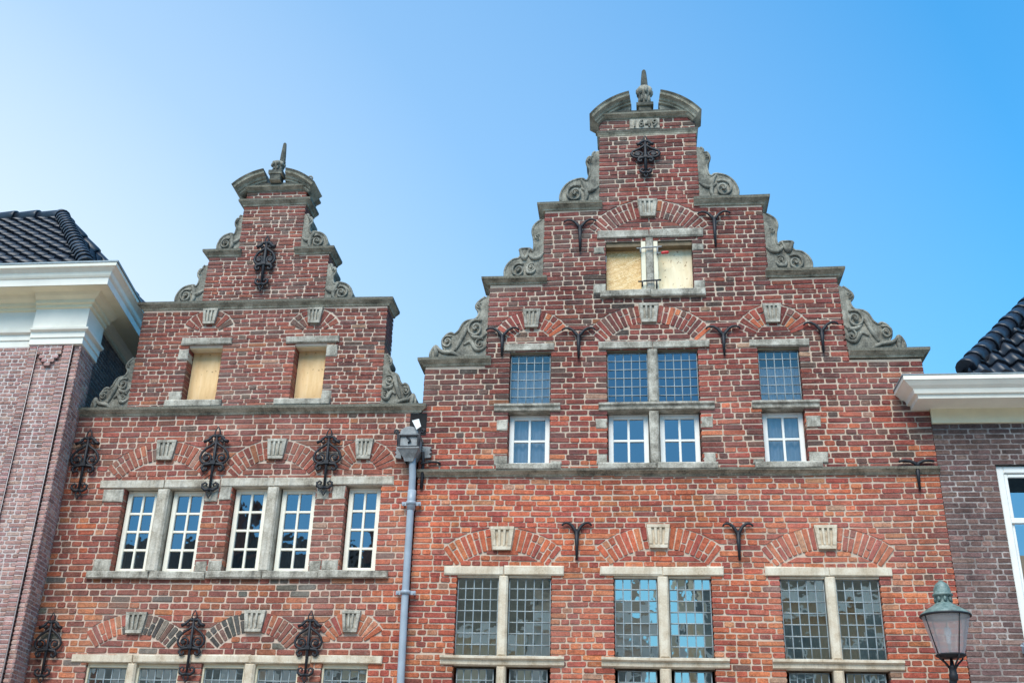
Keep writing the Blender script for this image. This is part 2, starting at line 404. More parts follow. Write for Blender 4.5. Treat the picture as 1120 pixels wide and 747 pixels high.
def brick_wall(mb, mm, bands, openings, arches, h, palette, seed, L=.235, joint=.012, depth=.2, gable=.35, bond='mixed', prot=.0095, mj=.0028):
    rs = random.Random(seed); wv = 1.0 if mj > .002 else .25
    zs = min(b[0] for b in bands); ze = max(b[1] for b in bands)
    z = zs; i = 0
    while z < ze - .02:
        zt = min(z + h, ze)
        iv = solid(z, zt - joint, bands, openings, arches)
        for A, B in (iv or []):
            l0, r0, fl, fr = A; l1, r1 = B[0], B[1]
            if min(r0 - l0, r1 - l1) < .03: continue
            wob = lambda x: wv * (.0022 * sin(x * 2.3 + i * 1.7) + .002 * sin(x * 5.1 + i * 2.1) + .006 * sin(x * .9 + z * .8) + .004 * sin(x * 2.1 - z * 1.3))
            # cut list along the mean
            lm, rm = (l0 + l1) / 2, (r0 + r1) / 2
            x = lm; cuts = [lm]
            head = (i % 2 == 0)
            first = True
            while x < rm - .01:
                if bond == 'mixed': ln = L if (rs.random() < (.25 if head else .78)) else L * .5
                else: ln = L if (not head) else L * .5
                ln *= rs.uniform(.86, 1.12) if bond == 'mixed' else rs.uniform(.97, 1.03)
                if first and rs.random() < .6 and not head and fl != 'a': ln = L * .75
                first = False
                if rm - (x + ln) < L * .3: ln = rm - x
                if ln > L * 1.35: ln = ln / 2
                x = min(x + ln, rm); cuts.append(x)
            n = len(cuts) - 1
            for k in range(n):
                a, b = cuts[k], cuts[k + 1]
                g = joint / 2 * rs.uniform(.8, 1.6)
                ab = l0 if k == 0 else a + g; at_ = l1 if k == 0 else a + g
                bb = r0 if k == n - 1 else b - g; bt = r1 if k == n - 1 else b - g
                if bb - ab < .02 and bt - at_ < .02: continue
                jl = rs.uniform(-.0012, .0022) * wv; jh = rs.uniform(-.0025, .0008) * wv
                q = [(ab, z + wob(ab) + jl), (bb, z + wob(bb) + jl), (bt, zt - joint + wob(bt) + jh), (at_, zt - joint + wob(at_) + jh)]
                xm = (a + b) / 2
                brick(mb, q, palette(xm, z, rs), prot=prot, jit=mj,
                      left=(depth if fl == 'j' else gable if fl == 'o' else 0) if k == 0 else 0,
                      right=(depth if fr == 'j' else gable if fr == 'o' else 0) if k == n - 1 else 0)
        z += h; i += 1
    # mortar bed, front and rear sheets, reveals
    br = sorted(set([b[0] for b in bands] + [b[1] for b in bands] + [o[2] for o in openings] + [o[3] for o in openings] +
                    [zs + k * h for k in range(int((ze - zs) / h) + 1)]))
    br = [b for b in br if zs <= b <= ze]
    e = .009
    for za, zb in zip(br, br[1:]):
        if zb - za < 1e-5: continue
        for A, B in (solid(za, zb, bands, openings, []) or []):
            l, r, fl, fr = A
            l += e; r -= e
            mm.face([(l, 0, za), (r, 0, za), (r, 0, zb), (l, 0, zb)])
            dl = depth if fl == 'j' else gable; dr = depth if fr == 'j' else gable
            mm.face([(l, dl, za), (l, 0, za), (l, 0, zb), (l, dl, zb)])
            mm.face([(r, 0, za), (r, dr, za), (r, dr, zb), (r, 0, zb)])
            mm.face([(r, gable, za), (l, gable, za), (l, gable, zb), (r, gable, zb)])

def arch_bricks(mb, a, palette, seed, vw=.072, skip=.0):
    rs = random.Random(seed)
    rm = (a.R + a.r) / 2; half_key = a.kw * .5 / a.R
    for sgn in (-1, 1):
        span = a.ang - half_key
        n = max(2, round(span * rm / vw))
        for k in range(n):
            t0 = half_key + span * k / n; t1 = half_key + span * (k + 1) / n
            g = .0055 / rm
            segs = [(a.r, a.R)]
            if rs.random() < .55:
                m = a.r + a.th * (.36 if rs.random() < .5 else .64)
                segs = [(a.r, m - .005), (m + .005, a.R)]
            for ra, rb in segs:
                P = lambda t, r: (a.cx + sgn * sin(t) * r, a.cz + cos(t) * r)
                q = [P(t0 + g, ra), P(t1 - g, ra), P(t1 - g, rb), P(t0 + g, rb)]
                if sgn < 0: q = [q[1], q[0], q[3], q[2]]
                x = (q[0][0] + q[1][0]) / 2
                brick(mb, q, palette(x, q[0][1], rs), prot=.013, c=.007, jit=.003)

def arch_bed(mb, a, n=24):
    """thin bed of mortar behind the voussoirs"""
    P = lambda t, r: (a.cx + sin(t) * r, -.0015, a.cz + cos(t) * r)
    for k in range(n):
        t0 = a.ang * (2 * k / n - 1); t1 = a.ang * (2 * (k + 1) / n - 1)
        mb.face([P(t0, a.r - .004), P(t1, a.r - .004), P(t1, a.R + .006), P(t0, a.R + .006)], (.66, .545, .43))

def keystone(mb, a, y=-.045):
    w1 = a.kw; w0 = a.kw * .74; z1 = a.zc + .012; z0 = a.zc - a.th - .004
    def X(f, z): return a.cx + (f - .5) * (w0 + (w1 - w0) * (z - z0) / (z1 - z0))
    mb.prism([(X(0, z0), z0), (X(1, z0), z0), (X(1, z1), z1), (X(0, z1), z1)], y + .022, .06)
    H = z1 - z0
    def bar(f0, f1, v0, v1):
        za, zb = z0 + H * v0, z0 + H * v1
        mb.prism([(X(f0, za), za), (X(f1, za), za), (X(f1, zb), zb), (X(f0, zb), zb)], y + RND.uniform(-.003, .003), y + .03, .004)
    bar(0, 1, 0, .17 + RND.uniform(-.03, .03)); bar(.0, 1, .86, 1)
    for f0, f1 in ((0, .19), (.31, .43), (.55, .66), (.79, 1)):
        bar(f0, f1, .17, .86)

# palettes -------------------------------------------------------------
def pick(rs, opts):
    t = rs.random() * sum(o[0] for o in opts)
    for w, c in opts:
        t -= w
        if t <= 0: break
    k = rs.uniform(.88, 1.13)
    return tuple(max(.004, ch * k * f * rs.uniform(.95, 1.05)) for ch, f in zip(c, (1.0, 1.07, .98)))
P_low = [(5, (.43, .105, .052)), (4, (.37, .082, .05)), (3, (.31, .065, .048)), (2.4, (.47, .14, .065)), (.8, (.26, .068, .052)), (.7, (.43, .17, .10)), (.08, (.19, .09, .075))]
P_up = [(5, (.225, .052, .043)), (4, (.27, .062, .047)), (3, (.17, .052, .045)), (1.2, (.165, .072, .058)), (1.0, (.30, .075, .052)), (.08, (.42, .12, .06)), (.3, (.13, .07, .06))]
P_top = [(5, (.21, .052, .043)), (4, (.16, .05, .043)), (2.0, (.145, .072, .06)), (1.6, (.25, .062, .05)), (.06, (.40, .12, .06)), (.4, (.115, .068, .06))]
P_left = [(5, (.30, .085, .062)), (4, (.35, .10, .068)), (3, (.24, .068, .055)), (2, (.27, .10, .072)), (.7, (.40, .135, .075)), (.25, (.19, .115, .095))]
P_lgab = [(5, (.26, .072, .055)), (4, (.22, .065, .052)), (3, (.18, .075, .062)), (1.5, (.31, .09, .062)), (.7, (.15, .085, .07))]
P_grey = [(3, (.10, .09, .085)), (2, (.17, .09, .075)), (2, (.07, .062, .06)), (1, (.24, .19, .16))]
P_mix = [(4, (.30, .085, .062)), (1.2, (.16, .13, .115)), (3, (.40, .125, .065)), (2, (.48, .16, .075)), (2, (.22, .075, .06))]

def sc(p, f): return [(w, tuple(v * f for v in c)) for w, c in p]
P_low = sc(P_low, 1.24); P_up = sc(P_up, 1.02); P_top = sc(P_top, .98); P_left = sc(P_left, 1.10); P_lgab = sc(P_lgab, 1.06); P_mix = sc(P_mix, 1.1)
for P_ in (P_up, P_left, P_lgab, P_low): P_.append((.15, (.42, .22, .16)))
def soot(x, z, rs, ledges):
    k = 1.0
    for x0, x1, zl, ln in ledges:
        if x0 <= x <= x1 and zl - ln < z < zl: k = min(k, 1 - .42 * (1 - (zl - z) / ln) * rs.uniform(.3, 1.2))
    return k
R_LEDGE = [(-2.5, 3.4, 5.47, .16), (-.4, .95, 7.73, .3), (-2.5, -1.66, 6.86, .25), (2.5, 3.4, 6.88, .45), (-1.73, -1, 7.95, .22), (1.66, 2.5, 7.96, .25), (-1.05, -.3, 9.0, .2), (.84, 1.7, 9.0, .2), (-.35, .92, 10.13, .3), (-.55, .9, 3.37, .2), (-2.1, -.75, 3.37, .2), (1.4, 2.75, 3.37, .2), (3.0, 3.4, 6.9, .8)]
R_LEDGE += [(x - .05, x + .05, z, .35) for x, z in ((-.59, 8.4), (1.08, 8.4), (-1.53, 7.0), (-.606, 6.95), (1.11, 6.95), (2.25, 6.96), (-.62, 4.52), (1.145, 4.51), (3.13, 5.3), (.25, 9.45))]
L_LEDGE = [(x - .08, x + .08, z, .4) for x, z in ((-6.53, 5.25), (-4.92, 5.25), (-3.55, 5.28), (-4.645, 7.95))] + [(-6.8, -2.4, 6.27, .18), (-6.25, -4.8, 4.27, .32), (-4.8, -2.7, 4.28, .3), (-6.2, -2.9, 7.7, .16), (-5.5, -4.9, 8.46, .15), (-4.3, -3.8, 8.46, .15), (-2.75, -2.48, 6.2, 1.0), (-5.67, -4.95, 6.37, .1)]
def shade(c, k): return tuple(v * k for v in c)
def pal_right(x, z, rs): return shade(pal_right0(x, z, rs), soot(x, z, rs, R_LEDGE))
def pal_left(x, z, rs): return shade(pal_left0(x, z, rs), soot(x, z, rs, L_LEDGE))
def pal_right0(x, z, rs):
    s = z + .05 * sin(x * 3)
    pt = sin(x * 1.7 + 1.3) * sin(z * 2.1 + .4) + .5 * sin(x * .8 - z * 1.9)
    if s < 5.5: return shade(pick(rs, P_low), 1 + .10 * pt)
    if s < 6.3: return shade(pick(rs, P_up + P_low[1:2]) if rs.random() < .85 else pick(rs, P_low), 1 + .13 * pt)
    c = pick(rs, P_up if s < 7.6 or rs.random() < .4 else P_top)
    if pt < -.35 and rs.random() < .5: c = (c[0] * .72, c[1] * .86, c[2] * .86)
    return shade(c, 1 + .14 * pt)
def pal_left0(x, z, rs):
    if z > 6.33: return pick(rs, P_lgab) if z > 7.3 or rs.random() < .6 else pick(rs, P_left)
    if x > -2.85 and z < 5.4: return pick(rs, P_low)
    if z < 4.3: return pick(rs, P_mix) if rs.random() < .5 else pick(rs, P_left)
    if x < -6.2 and rs.random() < .2: return pick(rs, P_low)
    return pick(rs, P_left)
def pal_const(p): return lambda x, z, rs: pick(rs, p)
def pal_const2(p, q, f): return lambda x, z, rs: pick(rs, p if rs.random() < f else q)

# ------------------------------------------------------------------ stone trim
PROF = [(.012, 0), (.03, .05), (.032, .18), (.048, .27), (.08, .40), (.105, .50), (.108, .57), (.132, .60), (.136, .93), (.118, 1.0)]
def moulding(mb, x0, x1, z0, z1, retl=False, retr=False, back=.36, scale=1.0, prof=PROF, y=0.0, seg=.42, jit=.004):
    rows = []
    nx = max(2, int((x1 - x0) / seg) + 1)
    pr = [(p * scale, z0 + (z1 - z0) * t) for p, t in prof]
    path_n = None
    dz = [RND.uniform(-jit, jit) for _ in range(nx + 5)]
    dy = [RND.uniform(-jit, jit) for _ in range(nx + 5)]
    for p, z in pr:
        pts = []
        if retl: pts.append((x0 - p, y + back, z))
        for k in range(nx + 1):
            t = k / nx
            xa = x0 - (p if retl else 0); xb = x1 + (p if retr else 0)
            pts.append((xa + (xb - xa) * t, y - p + dy[k], z + dz[k]))
        if retr: pts.append((x1 + p, y + back, z))
        rows.append(pts)
    n = len(rows[0])
    ids = [[mb.add(p, (1 - i / (len(rows) - 1),) * 3) for p in r] for i, r in enumerate(rows)]
    for a, b in zip(ids, ids[1:]):
        for k in range(n - 1): mb.f.append([a[k], a[k + 1], b[k + 1], b[k]])
    # top, bottom and end caps
    top = [mb.add(p, (0, 0, 0)) for p in rows[-1]]
    if retl and retr:
        mb.f.append(top)
        mb.f.append([mb.add(p) for p in rows[0]][::-1])
    else:
        a0 = rows[-1][0]; a1 = rows[-1][-1]
        bk = [mb.add((a1[0], y + back, a1[2])) if not retr else None, mb.add((a0[0], y + back, a0[2])) if not retl else None]
        mb.f.append(top + [b for b in bk if b is not None])
        a0 = rows[0][0]; a1 = rows[0][-1]
        bk = [mb.add((a1[0], y + back, a1[2])) if not retr else None, mb.add((a0[0], y + back, a0[2])) if not retl else None]
        mb.f.append(([mb.add(p) for p in rows[0]] + [b for b in bk if b is not None])[::-1])
    if not retl:
        mb.f.append([mb.add(r[0]) for r in rows][::-1] + [mb.add((rows[0][0][0], y + back, rows[0][0][2])), mb.add((rows[-1][0][0], y + back, rows[-1][0][2]))][::1])
    if not retr:
        mb.f.append([mb.add(r[-1]) for r in rows] + [mb.add((rows[-1][-1][0], y + back, rows[-1][-1][2])), mb.add((rows[0][-1][0], y + back, rows[0][-1][2]))])

def stone_run(mb, x0, x1, z0, z1, y0, y1, cuts=(), ch=.011, j=.006):
    xs = [x0] + [c for c in cuts if x0 < c < x1] + [x1]
    for a, b in zip(xs, xs[1:]):
        mb.box(a + (.002 if a != x0 else 0), b - (.002 if b != x1 else 0), y0 + RND.uniform(-.003, .003), y1, z0, z1, j, ch)

def smooth_poly(pts, k=4):
    out = []; n = len(pts)
    for i in range(n - 1):
        p0, p1, p2, p3 = pts[max(i - 1, 0)], pts[i], pts[i + 1], pts[min(i + 2, n - 1)]
        sharp = p1 == p2
        for s in range(k):
            t = s / k; t2 = t * t; t3 = t2 * t
            out.append(tuple(.5 * (2 * p1[c] + (p2[c] - p0[c]) * t + (2 * p0[c] - 5 * p1[c] + 4 * p2[c] - p3[c]) * t2 + (3 * p1[c] - p0[c] - 3 * p2[c] + p3[c]) * t3) for c in (0, 1)))
    out.append(pts[-1])
    return out

def norm_trace(pts, top, bot, right, left_top, left_bot):
    """trace in picture-like units (y down) -> u 0..1 from the wall outwards, v 0..1 upwards"""
    res = []
    W = right - left_bot; H = bot - top
    for x, y in pts:
        wx = left_top + (left_bot - left_top) * (y - top) / H
        res.append(((x - wx) / W, (bot - y) / H))
    return res
S_A = norm_trace([(166, 140), (205, 160), (215, 190), (245, 190), (268, 225), (262, 262), (243, 292), (250, 335), (268, 368), (290, 377), (313, 362), (370, 366), (430, 385), (480, 420), (515, 470), (526, 515), (515, 555)], 140, 555, 526, 152, 183)
V_A = [norm_trace([c], 140, 555, 526, 152, 183)[0] + (r,) for c, r in (((385, 482), .24), ((235, 226), .075))]
RIDGE_A = [norm_trace(p, 140, 555, 526, 152, 183) for p in ([(178, 425), (230, 458), (280, 465), (325, 440)], [(325, 372), (300, 410), (285, 470), (290, 520), (320, 552)])]
S_B = norm_trace([(105, 90), (160, 120), (205, 155), (219, 185), (207, 212), (194, 225), (207, 258), (240, 286), (300, 295), (345, 320), (378, 366), (398, 386), (430, 405), (460, 393), (505, 415), (535, 460), (537, 500), (522, 528), (552, 541), (575, 520), (600, 495), (635, 530), (651, 570), (642, 600)], 90, 600, 651, 100, 172)
V_B = [norm_trace([c], 90, 600, 651, 100, 172)[0] + (r,) for c, r in (((235, 365), .16), ((484, 470), .11), ((212, 490), .10), ((188, 182), .055))]
RIDGE_B = [norm_trace(p, 90, 600, 651, 100, 172) for p in ([(150, 405), (200, 440), (260, 430), (290, 395)], [(160, 505), (210, 535), (250, 530), (290, 470), (350, 495)], [(370, 600), (440, 560), (530, 548), (590, 505)], [(240, 290), (300, 330), (335, 400), (400, 500), (430, 540)], [(600, 500), (585, 545), (590, 598)])]
S_C = [(-u, v) for u, v in norm_trace([(435, 130), (385, 155), (342, 195), (330, 250), (345, 310), (350, 390), (330, 425), (308, 397), (215, 400), (227, 440), (205, 478), (150, 490), (98, 535), (75, 590), (80, 640), (100, 655)], 130, 655, 810, 440, 442)]
S_C = [(u * (810 - 442) / 368, v) for u, v in S_C]
def _c(p): return ((442 - p[0]) / 368, (655 - p[1]) / 525)
V_C = [_c((215, 592)) + (.19,), _c((330, 570)) + (.11,), _c((385, 300)) + (.07,)]
RIDGE_C = [[_c(p) for p in r] for r in ([(440, 440), (400, 480), (340, 485), (300, 440)], [(225, 400), (240, 450), (270, 490), (310, 400)], [(290, 560), (300, 610), (340, 612), (370, 580)])]

def carving(parent, kind, xw, z0, w, h, sgn, y0=.0, th=.24, name='scroll_carving', lab=None):
    S, V, RG = {'A': (S_A, V_A, RIDGE_A), 'B': (S_B, V_B, RIDGE_B), 'C': (S_C, V_C, RIDGE_C)}[kind]
    f = lambda u, v: (xw + sgn * u * w, z0 + v * h)
    poly = [(u, v) for u, v in smooth_poly(S, 4)]
    poly = [(max(u, 0), max(v, 0)) for u, v in poly]
    mb = MB()
    full = [f(-.04, 1)] + [f(u, v) for u, v in poly] + [f(-.04, 0)]
    mb.prism(full, y0, y0 + th, .010 if w < .45 else .014)
    rim = [f(u * .97, v) for u, v in poly[2:-2]]
    mb.tube([(x, y0 + .004, z) for x, z in rim], .016, 6)
    for u, v, r in V:
        pts = []; rad = []
        cx, cz = f(u, v); turns = 1.6 if r > .1 else 1.2; n = int(16 * turns)
        for k in range(n + 1):
            t = k / n; a = turns * 2 * pi * t
            rr = r * w * (1 - .86 * t)
            pts.append((cx + sgn * cos(-a + 2.2) * rr, y0 - .008 - .03 * t, cz + sin(-a + 2.2) * rr * 1.12)); rad.append(max(.005, (.017 - .007 * t) * (r * w / .1) ** .5))
        mb.tube(pts, rad, 6)
        mb.tube([(cx, y0 + .01, cz), (cx, y0 - .045, cz)], [.20 * r * w, .12 * r * w], 8)
    for rg in RG:
        sp = smooth_poly([f(u, v) for u, v in rg], 4)
        n = len(sp)
        mb.tube([(x, y0 - .006, z) for x, z in sp], [.012 + .018 * sin(pi * k / (n - 1)) for k in range(n)], 6)
    # lumps of worn foliage
    return mb.build(name, 'stone_carved', parent, lab)

# ------------------------------------------------------------------ iron
def spiral(cx, cz, r, a0, turns, sgn, n=22, shrink=.85, y=-.045):
    out = []
    for k in range(n + 1):
        t = k / n; a = a0 + sgn * turns * 2 * pi * t; rr = r * (1 - shrink * t)
        out.append((cx + cos(a) * rr, y, cz + sin(a) * rr))
    return out

def anchor_ornate(parent, cx, z0, z1, wx=1.0, big=1.0, lab=None, bold=.9):
    """curled iron wall anchor between heights z0 and z1"""
    mb = MB(); H = z1 - z0; k = H / .88; zc = z0 + .44 * k
    y = -.05
    Z = lambda v: zc + v * k
    X = lambda u: cx + u * k * wx
    r = .0172 * k * bold
    mb.tube([(cx, y, Z(-.36)), (cx, y, Z(.0)), (cx, y, Z(.34))], [r * .95, r * 1.25, r * 1.1], 8)
    # teardrop top and pointed bottom loop
    mb.tube([(X(0), y, Z(.31)), (X(-.034), y, Z(.35)), (X(-.026), y, Z(.39)), (X(.0), y, Z(.44)), (X(.026), y, Z(.39)), (X(.034), y, Z(.35)), (X(0), y, Z(.31))], r * .6, 6)
    mb.tube([(X(0), y, Z(-.34)), (X(-.035), y, Z(-.375)), (X(-.012), y, Z(-.415)), (X(0), y, Z(-.44)), (X(.012), y, Z(-.415)), (X(.035), y, Z(-.375)), (X(0), y, Z(-.34))], r * .6, 6)
    for s in (-1, 1):
        # crown pair drooping outwards
        mb.tube([(X(s * a), y, Z(b)) for a, b in ((.0, .31), (.045, .325), (.085, .30), (.098, .265), (.078, .245), (.055, .258), (.058, .282))], [r * 1.2, r * 1.2, r * 1.1, r, r * .9, r * .8, r * .7], 6)
        mb.tube([(X(s * a), y - .01, Z(b)) for a, b in ((.06, .30), (.11, .262), (.148, .245))], [r * .9, r * 1.3, r * 1.5], 6)
        # heart scroll
        base = [(X(s * a), y, Z(b)) for a, b in ((.004, .245), (.05, .205), (.11, .165), (.155 * big, .115), (.172 * big, .06))]
        sp = [(X(s * (.092 * big + cos(a) * rr * big)), y, Z(.05 + sin(a) * rr)) for a, rr in [(-2 * pi * 1.45 * t / 22, .078 * (1 - .82 * t / 22)) for t in range(23)]]
        mb.tube(base + sp, [r * 1.0] * len(base) + [r * (1.0 - .3 * t / 22) for t in range(23)], 6)
        mb.tube([(X(s * .092 * big), y + .01, Z(.05)), (X(s * .092 * big), y - .012, Z(.05))], r * 1.5, 6)
        # leaf pair below
        mb.tube([(X(s * a), y, Z(b)) for a, b in ((.0, -.015), (.05, -.03), (.11, -.035), (.135, -.075), (.11, -.11), (.075, -.10), (.075, -.07))], [r * 1.3, r * 1.4, r * 1.3, r * 1.2, r * 1.1, r, r * .9], 6)
        # foot pair
        mb.tube([(X(s * a), y, Z(b)) for a, b in ((.0, -.335), (.05, -.345), (.092, -.315), (.095, -.275), (.062, -.255), (.038, -.275), (.05, -.298))], [r * 1.3, r * 1.2, r * 1.1, r, r * .9, r * .8, r * .7], 6)
    mb.box(cx - .03 * k, cx + .03 * k, y - .03, y + .05, Z(-.035), Z(.01))
    mb.tube([(cx, y, Z(.1)), (cx, .02, Z(.1))], r * .9, 6)
    return mb.build('wall_anchor', 'iron', parent, lab)

def anchor_y(parent, cx, z1, h=.42, w=.15, tee=False):
    mb = MB(); y = -.035
    mb.tube([(cx, y, z1 - h), (cx, y - .006, z1 - h * .6), (cx, y - .012, z1 - .1)], [.012, .02, .026], 8)
    mb.tube([(cx, .02, z1 - h * .35), (cx, y - .02, z1 - h * .35)], .02, 8)
    for s in (-1, 1):
        if tee: p = [(0, -.10), (.02, -.055), (.07, -.03), (.13, -.022), (.19, -.035)]
        else: p = [(0, -.135), (.022, -.085), (.055, -.035), (.09, -.008), (.125, -.004), (.15, -.016), (.163, -.038)]
        mb.tube([(cx + s * a * w / .15, y - .01, z1 + b) for a, b in p], [.024, .021, .018, .016, .014, .012, .010][:len(p)], 7)
    return mb.build('wall_anchor', 'iron', parent)

# ------------------------------------------------------------------ windows
def panes(mb, x0, x1, z0, z1, nx, nz, y, tilt):
    for i in range(nx):
        for k in range(nz):
            a, b = x0 + (x1 - x0) * i / nx, x0 + (x1 - x0) * (i + 1) / nx
            c, d = z0 + (z1 - z0) * k / nz, z0 + (z1 - z0) * (k + 1) / nz
            tx = RND.gauss(0, tilt); tz = RND.gauss(0, tilt)
            w, h = (b - a) / 2, (d - c) / 2
            P = lambda sx, sz: ((a + b) / 2 + sx * w, y + sx * w * tx + sz * h * tz, (c + d) / 2 + sz * h)
            mb.face([P(-1, -1), P(1, -1), P(1, 1), P(-1, 1)])

def leaded(parent, x0, x1, z0, z1, nx, nz, y, glass='glass_blue', tilt=.012, lead='lead', lw=.0115):
    g = MB(); panes(g, x0, x1, z0, z1, nx, nz, y, tilt); g.build('pane', glass, parent)
    m = MB()
    for i in range(nx + 1):
        x = x0 + (x1 - x0) * i / nx
        x = min(max(x, x0 + lw / 2), x1 - lw / 2)
        bow = RND.uniform(-.004, .004) if 0 < i < nx else 0
        n = 6
        m.tube([(x + bow * sin(pi * k / n), y - .004, z0 + (z1 - z0) * k / n) for k in range(n + 1)], lw * .62, 5)
    for k in range(nz + 1):
        z = z0 + (z1 - z0) * k / nz
        z = min(max(z, z0 + lw / 2), z1 - lw / 2)
        m.tube([(x0, y - .005, z), ((x0 + x1) / 2, y - .005, z + RND.uniform(-.003, .003)), (x1, y - .005, z)], lw * .62, 5)
    m.build('lead_grid', lead, parent)

def casement(parent, x0, x1, z0, z1, nx, nz, y, mat='white_paint', glass='glass', fw=.058, mw=.028, tilt=.006):
    m = MB()
    m.box(x0, x0 + fw, y, y + .05, z0, z1, 0, .006); m.box(x1 - fw, x1, y, y + .05, z0, z1, 0, .006)
    m.box(x0 + fw, x1 - fw, y + .001, y + .049, z1 - fw, z1, 0, .006); m.box(x0 + fw, x1 - fw, y + .001, y + .049, z0, z0 + fw, 0, .006)
    for i in range(1, nx):
        x = x0 + fw + (x1 - x0 - 2 * fw) * i / nx
        m.box(x - mw / 2, x + mw / 2, y + .006, y + .042, z0 + fw, z1 - fw, 0, .005)
    for k in range(1, nz):
        z = z0 + fw + (z1 - z0 - 2 * fw) * k / nz
        xs = [x0 + fw + (x1 - x0 - 2 * fw) * i / nx for i in range(nx + 1)]
        for i in range(nx):
            m.box(xs[i] + (mw / 2 if i else 0), xs[i + 1] - (mw / 2 if i < nx - 1 else 0), y + .007, y + .041, z - mw / 2, z + mw / 2, 0, .005)
    m.build('casement', mat, parent)
    g = MB(); panes(g, x0 + fw * .8, x1 - fw * .8, z0 + fw * .8, z1 - fw * .8, nx, nz, y + .027, tilt); g.build('pane', glass, parent)

def curtain(parent, x0, x1, z0, z1, y, mat, folds=6, amp=.018):
    m = MB(); n = folds * 8
    ph = RND.uniform(0, 6)
    cols = []
    for k in range(n + 1):
        t = k / n; x = x0 + (x1 - x0) * t
        yy = y + amp * sin(2 * pi * folds * t + ph + .8 * sin(5 * t + ph))
        cols.append((m.add((x, yy, z0)), m.add((x + .01 * sin(9 * t), y + (yy - y) * .6, z1))))
    for a, b in zip(cols, cols[1:]):
        m.smooth.add(len(m.f)); m.f.append([a[0], b[0], b[1], a[1]])
    m.build('curtain', mat, parent)

def block(W, x0, x1, z0, z1, y=-.018, back=.15):
    mb = MB(); mb.box(x0, x1, y + RND.uniform(-.004, .004), back, z0, z1, .006, .01); mb.build('corner_block', 'stone_grey', W)

# =================================================================== WORLD
SUN_EL, SUN_DIR = 50, (-.16, -.987)        # wide sun added in front to brighten the shaded facades, in place of skylight
w = bpy.data.worlds.new('World'); scene.world = w; w.use_nodes = True
nt = w.node_tree; bg = nt.nodes['Background']
sky = nt.nodes.new('ShaderNodeTexSky'); sky.sky_type = 'NISHITA'; sky.sun_disc = False
sky.sun_elevation = R_(SUN_EL); sky.sun_rotation = atan2(SUN_DIR[0], SUN_DIR[1])
sky.air_density = 1.0; sky.dust_density = 1.2; sky.ozone_density = 2.0; sky.altitude = 0
SKY_K, SKY_W = (.104, .40, .56), (1.0, 1.7, 2.6)     # colour balance and soft shoulder of the clear sky
def vmath(op, a, b):
    n = N(nt, 'ShaderNodeVectorMath', operation=op)
    for i, v in enumerate((a, b)):
        if isinstance(v, tuple): n.inputs[i].default_value = v
        else: nt.links.new(v, n.inputs[i])
    return n.outputs[0]
kc = vmath('MULTIPLY', sky.outputs[0], SKY_K)
den = vmath('ADD', vmath('DIVIDE', kc, SKY_W), (1.0, 1.0, 1.0))
kc = vmath('DIVIDE', kc, den)
tcw = N(nt, 'ShaderNodeTexCoord')
dn = N(nt, 'ShaderNodeVectorMath', operation='DOT_PRODUCT'); nt.links.new(tcw.outputs['Generated'], dn.inputs[0]); dn.inputs[1].default_value = Vector((-.76, .62, -.12)).normalized()
hz = ramp(nt, dn.outputs['Value'], [(.18, (0, 0, 0)), (.55, (.27, .27, .27)), (.68, (.48, .48, .48)), (.80, (.85, .85, .85)), (1, (1, 1, 1))])
kc = mix(nt, hz, kc, (.86, 1.0, 1.10))                                # thin bright haze low on the left
kc = vmath('MULTIPLY', kc, (1 / .15,) * 3)
nt.links.new(kc, bg.inputs['Color']); bg.inputs['Strength'].default_value = .15
sl = bpy.data.lights.new('sun', 'SUN'); sl.energy = 4.2; sl.angle = R_(38); sl.color = (1, .93, .84)
so = bpy.data.objects.new('sun', sl); C.objects.link(so); so.location = (-20, -20, 30)
d = Vector((SUN_DIR[0] * cos(R_(SUN_EL)), SUN_DIR[1] * cos(R_(SUN_EL)), sin(R_(SUN_EL))))
so.rotation_euler = d.to_track_quat('Z', 'Y').to_euler()

# =================================================================== CAMERA
cam = bpy.data.cameras.new('camera'); co = bpy.data.objects.new('camera', cam); C.objects.link(co)
cam.sensor_width = 36; cam.lens = 36 * 1200 / 1120; cam.clip_end = 3000; cam.clip_start = .05
rx, ux, fx = (.99416026, .10424862, .02788571), (.01854475, -.41960476, .90751746), (-.10630842, .90170065, .41908764)
co.matrix_world = Matrix(((rx[0], ux[0], -fx[0], 0), (rx[1], ux[1], -fx[1], -12), (rx[2], ux[2], -fx[2], 1.6), (0, 0, 0, 1)))
scene.camera = co

# =================================================================== GROUND
g = MB(); g.face([(-400, -400, 0), (400, -400, 0), (400, 400, 0), (-400, 400, 0)]); g.build('street', 'asphalt', kind='structure')
g = MB(); g.box(-40, 40, -1.8, .2, 0, .12); g.build('pavement', 'paving', kind='structure')
g = MB(); g.box(-40, 40, -17.2, -15.2, 0, .12); g.build('pavement', 'paving', kind='structure')

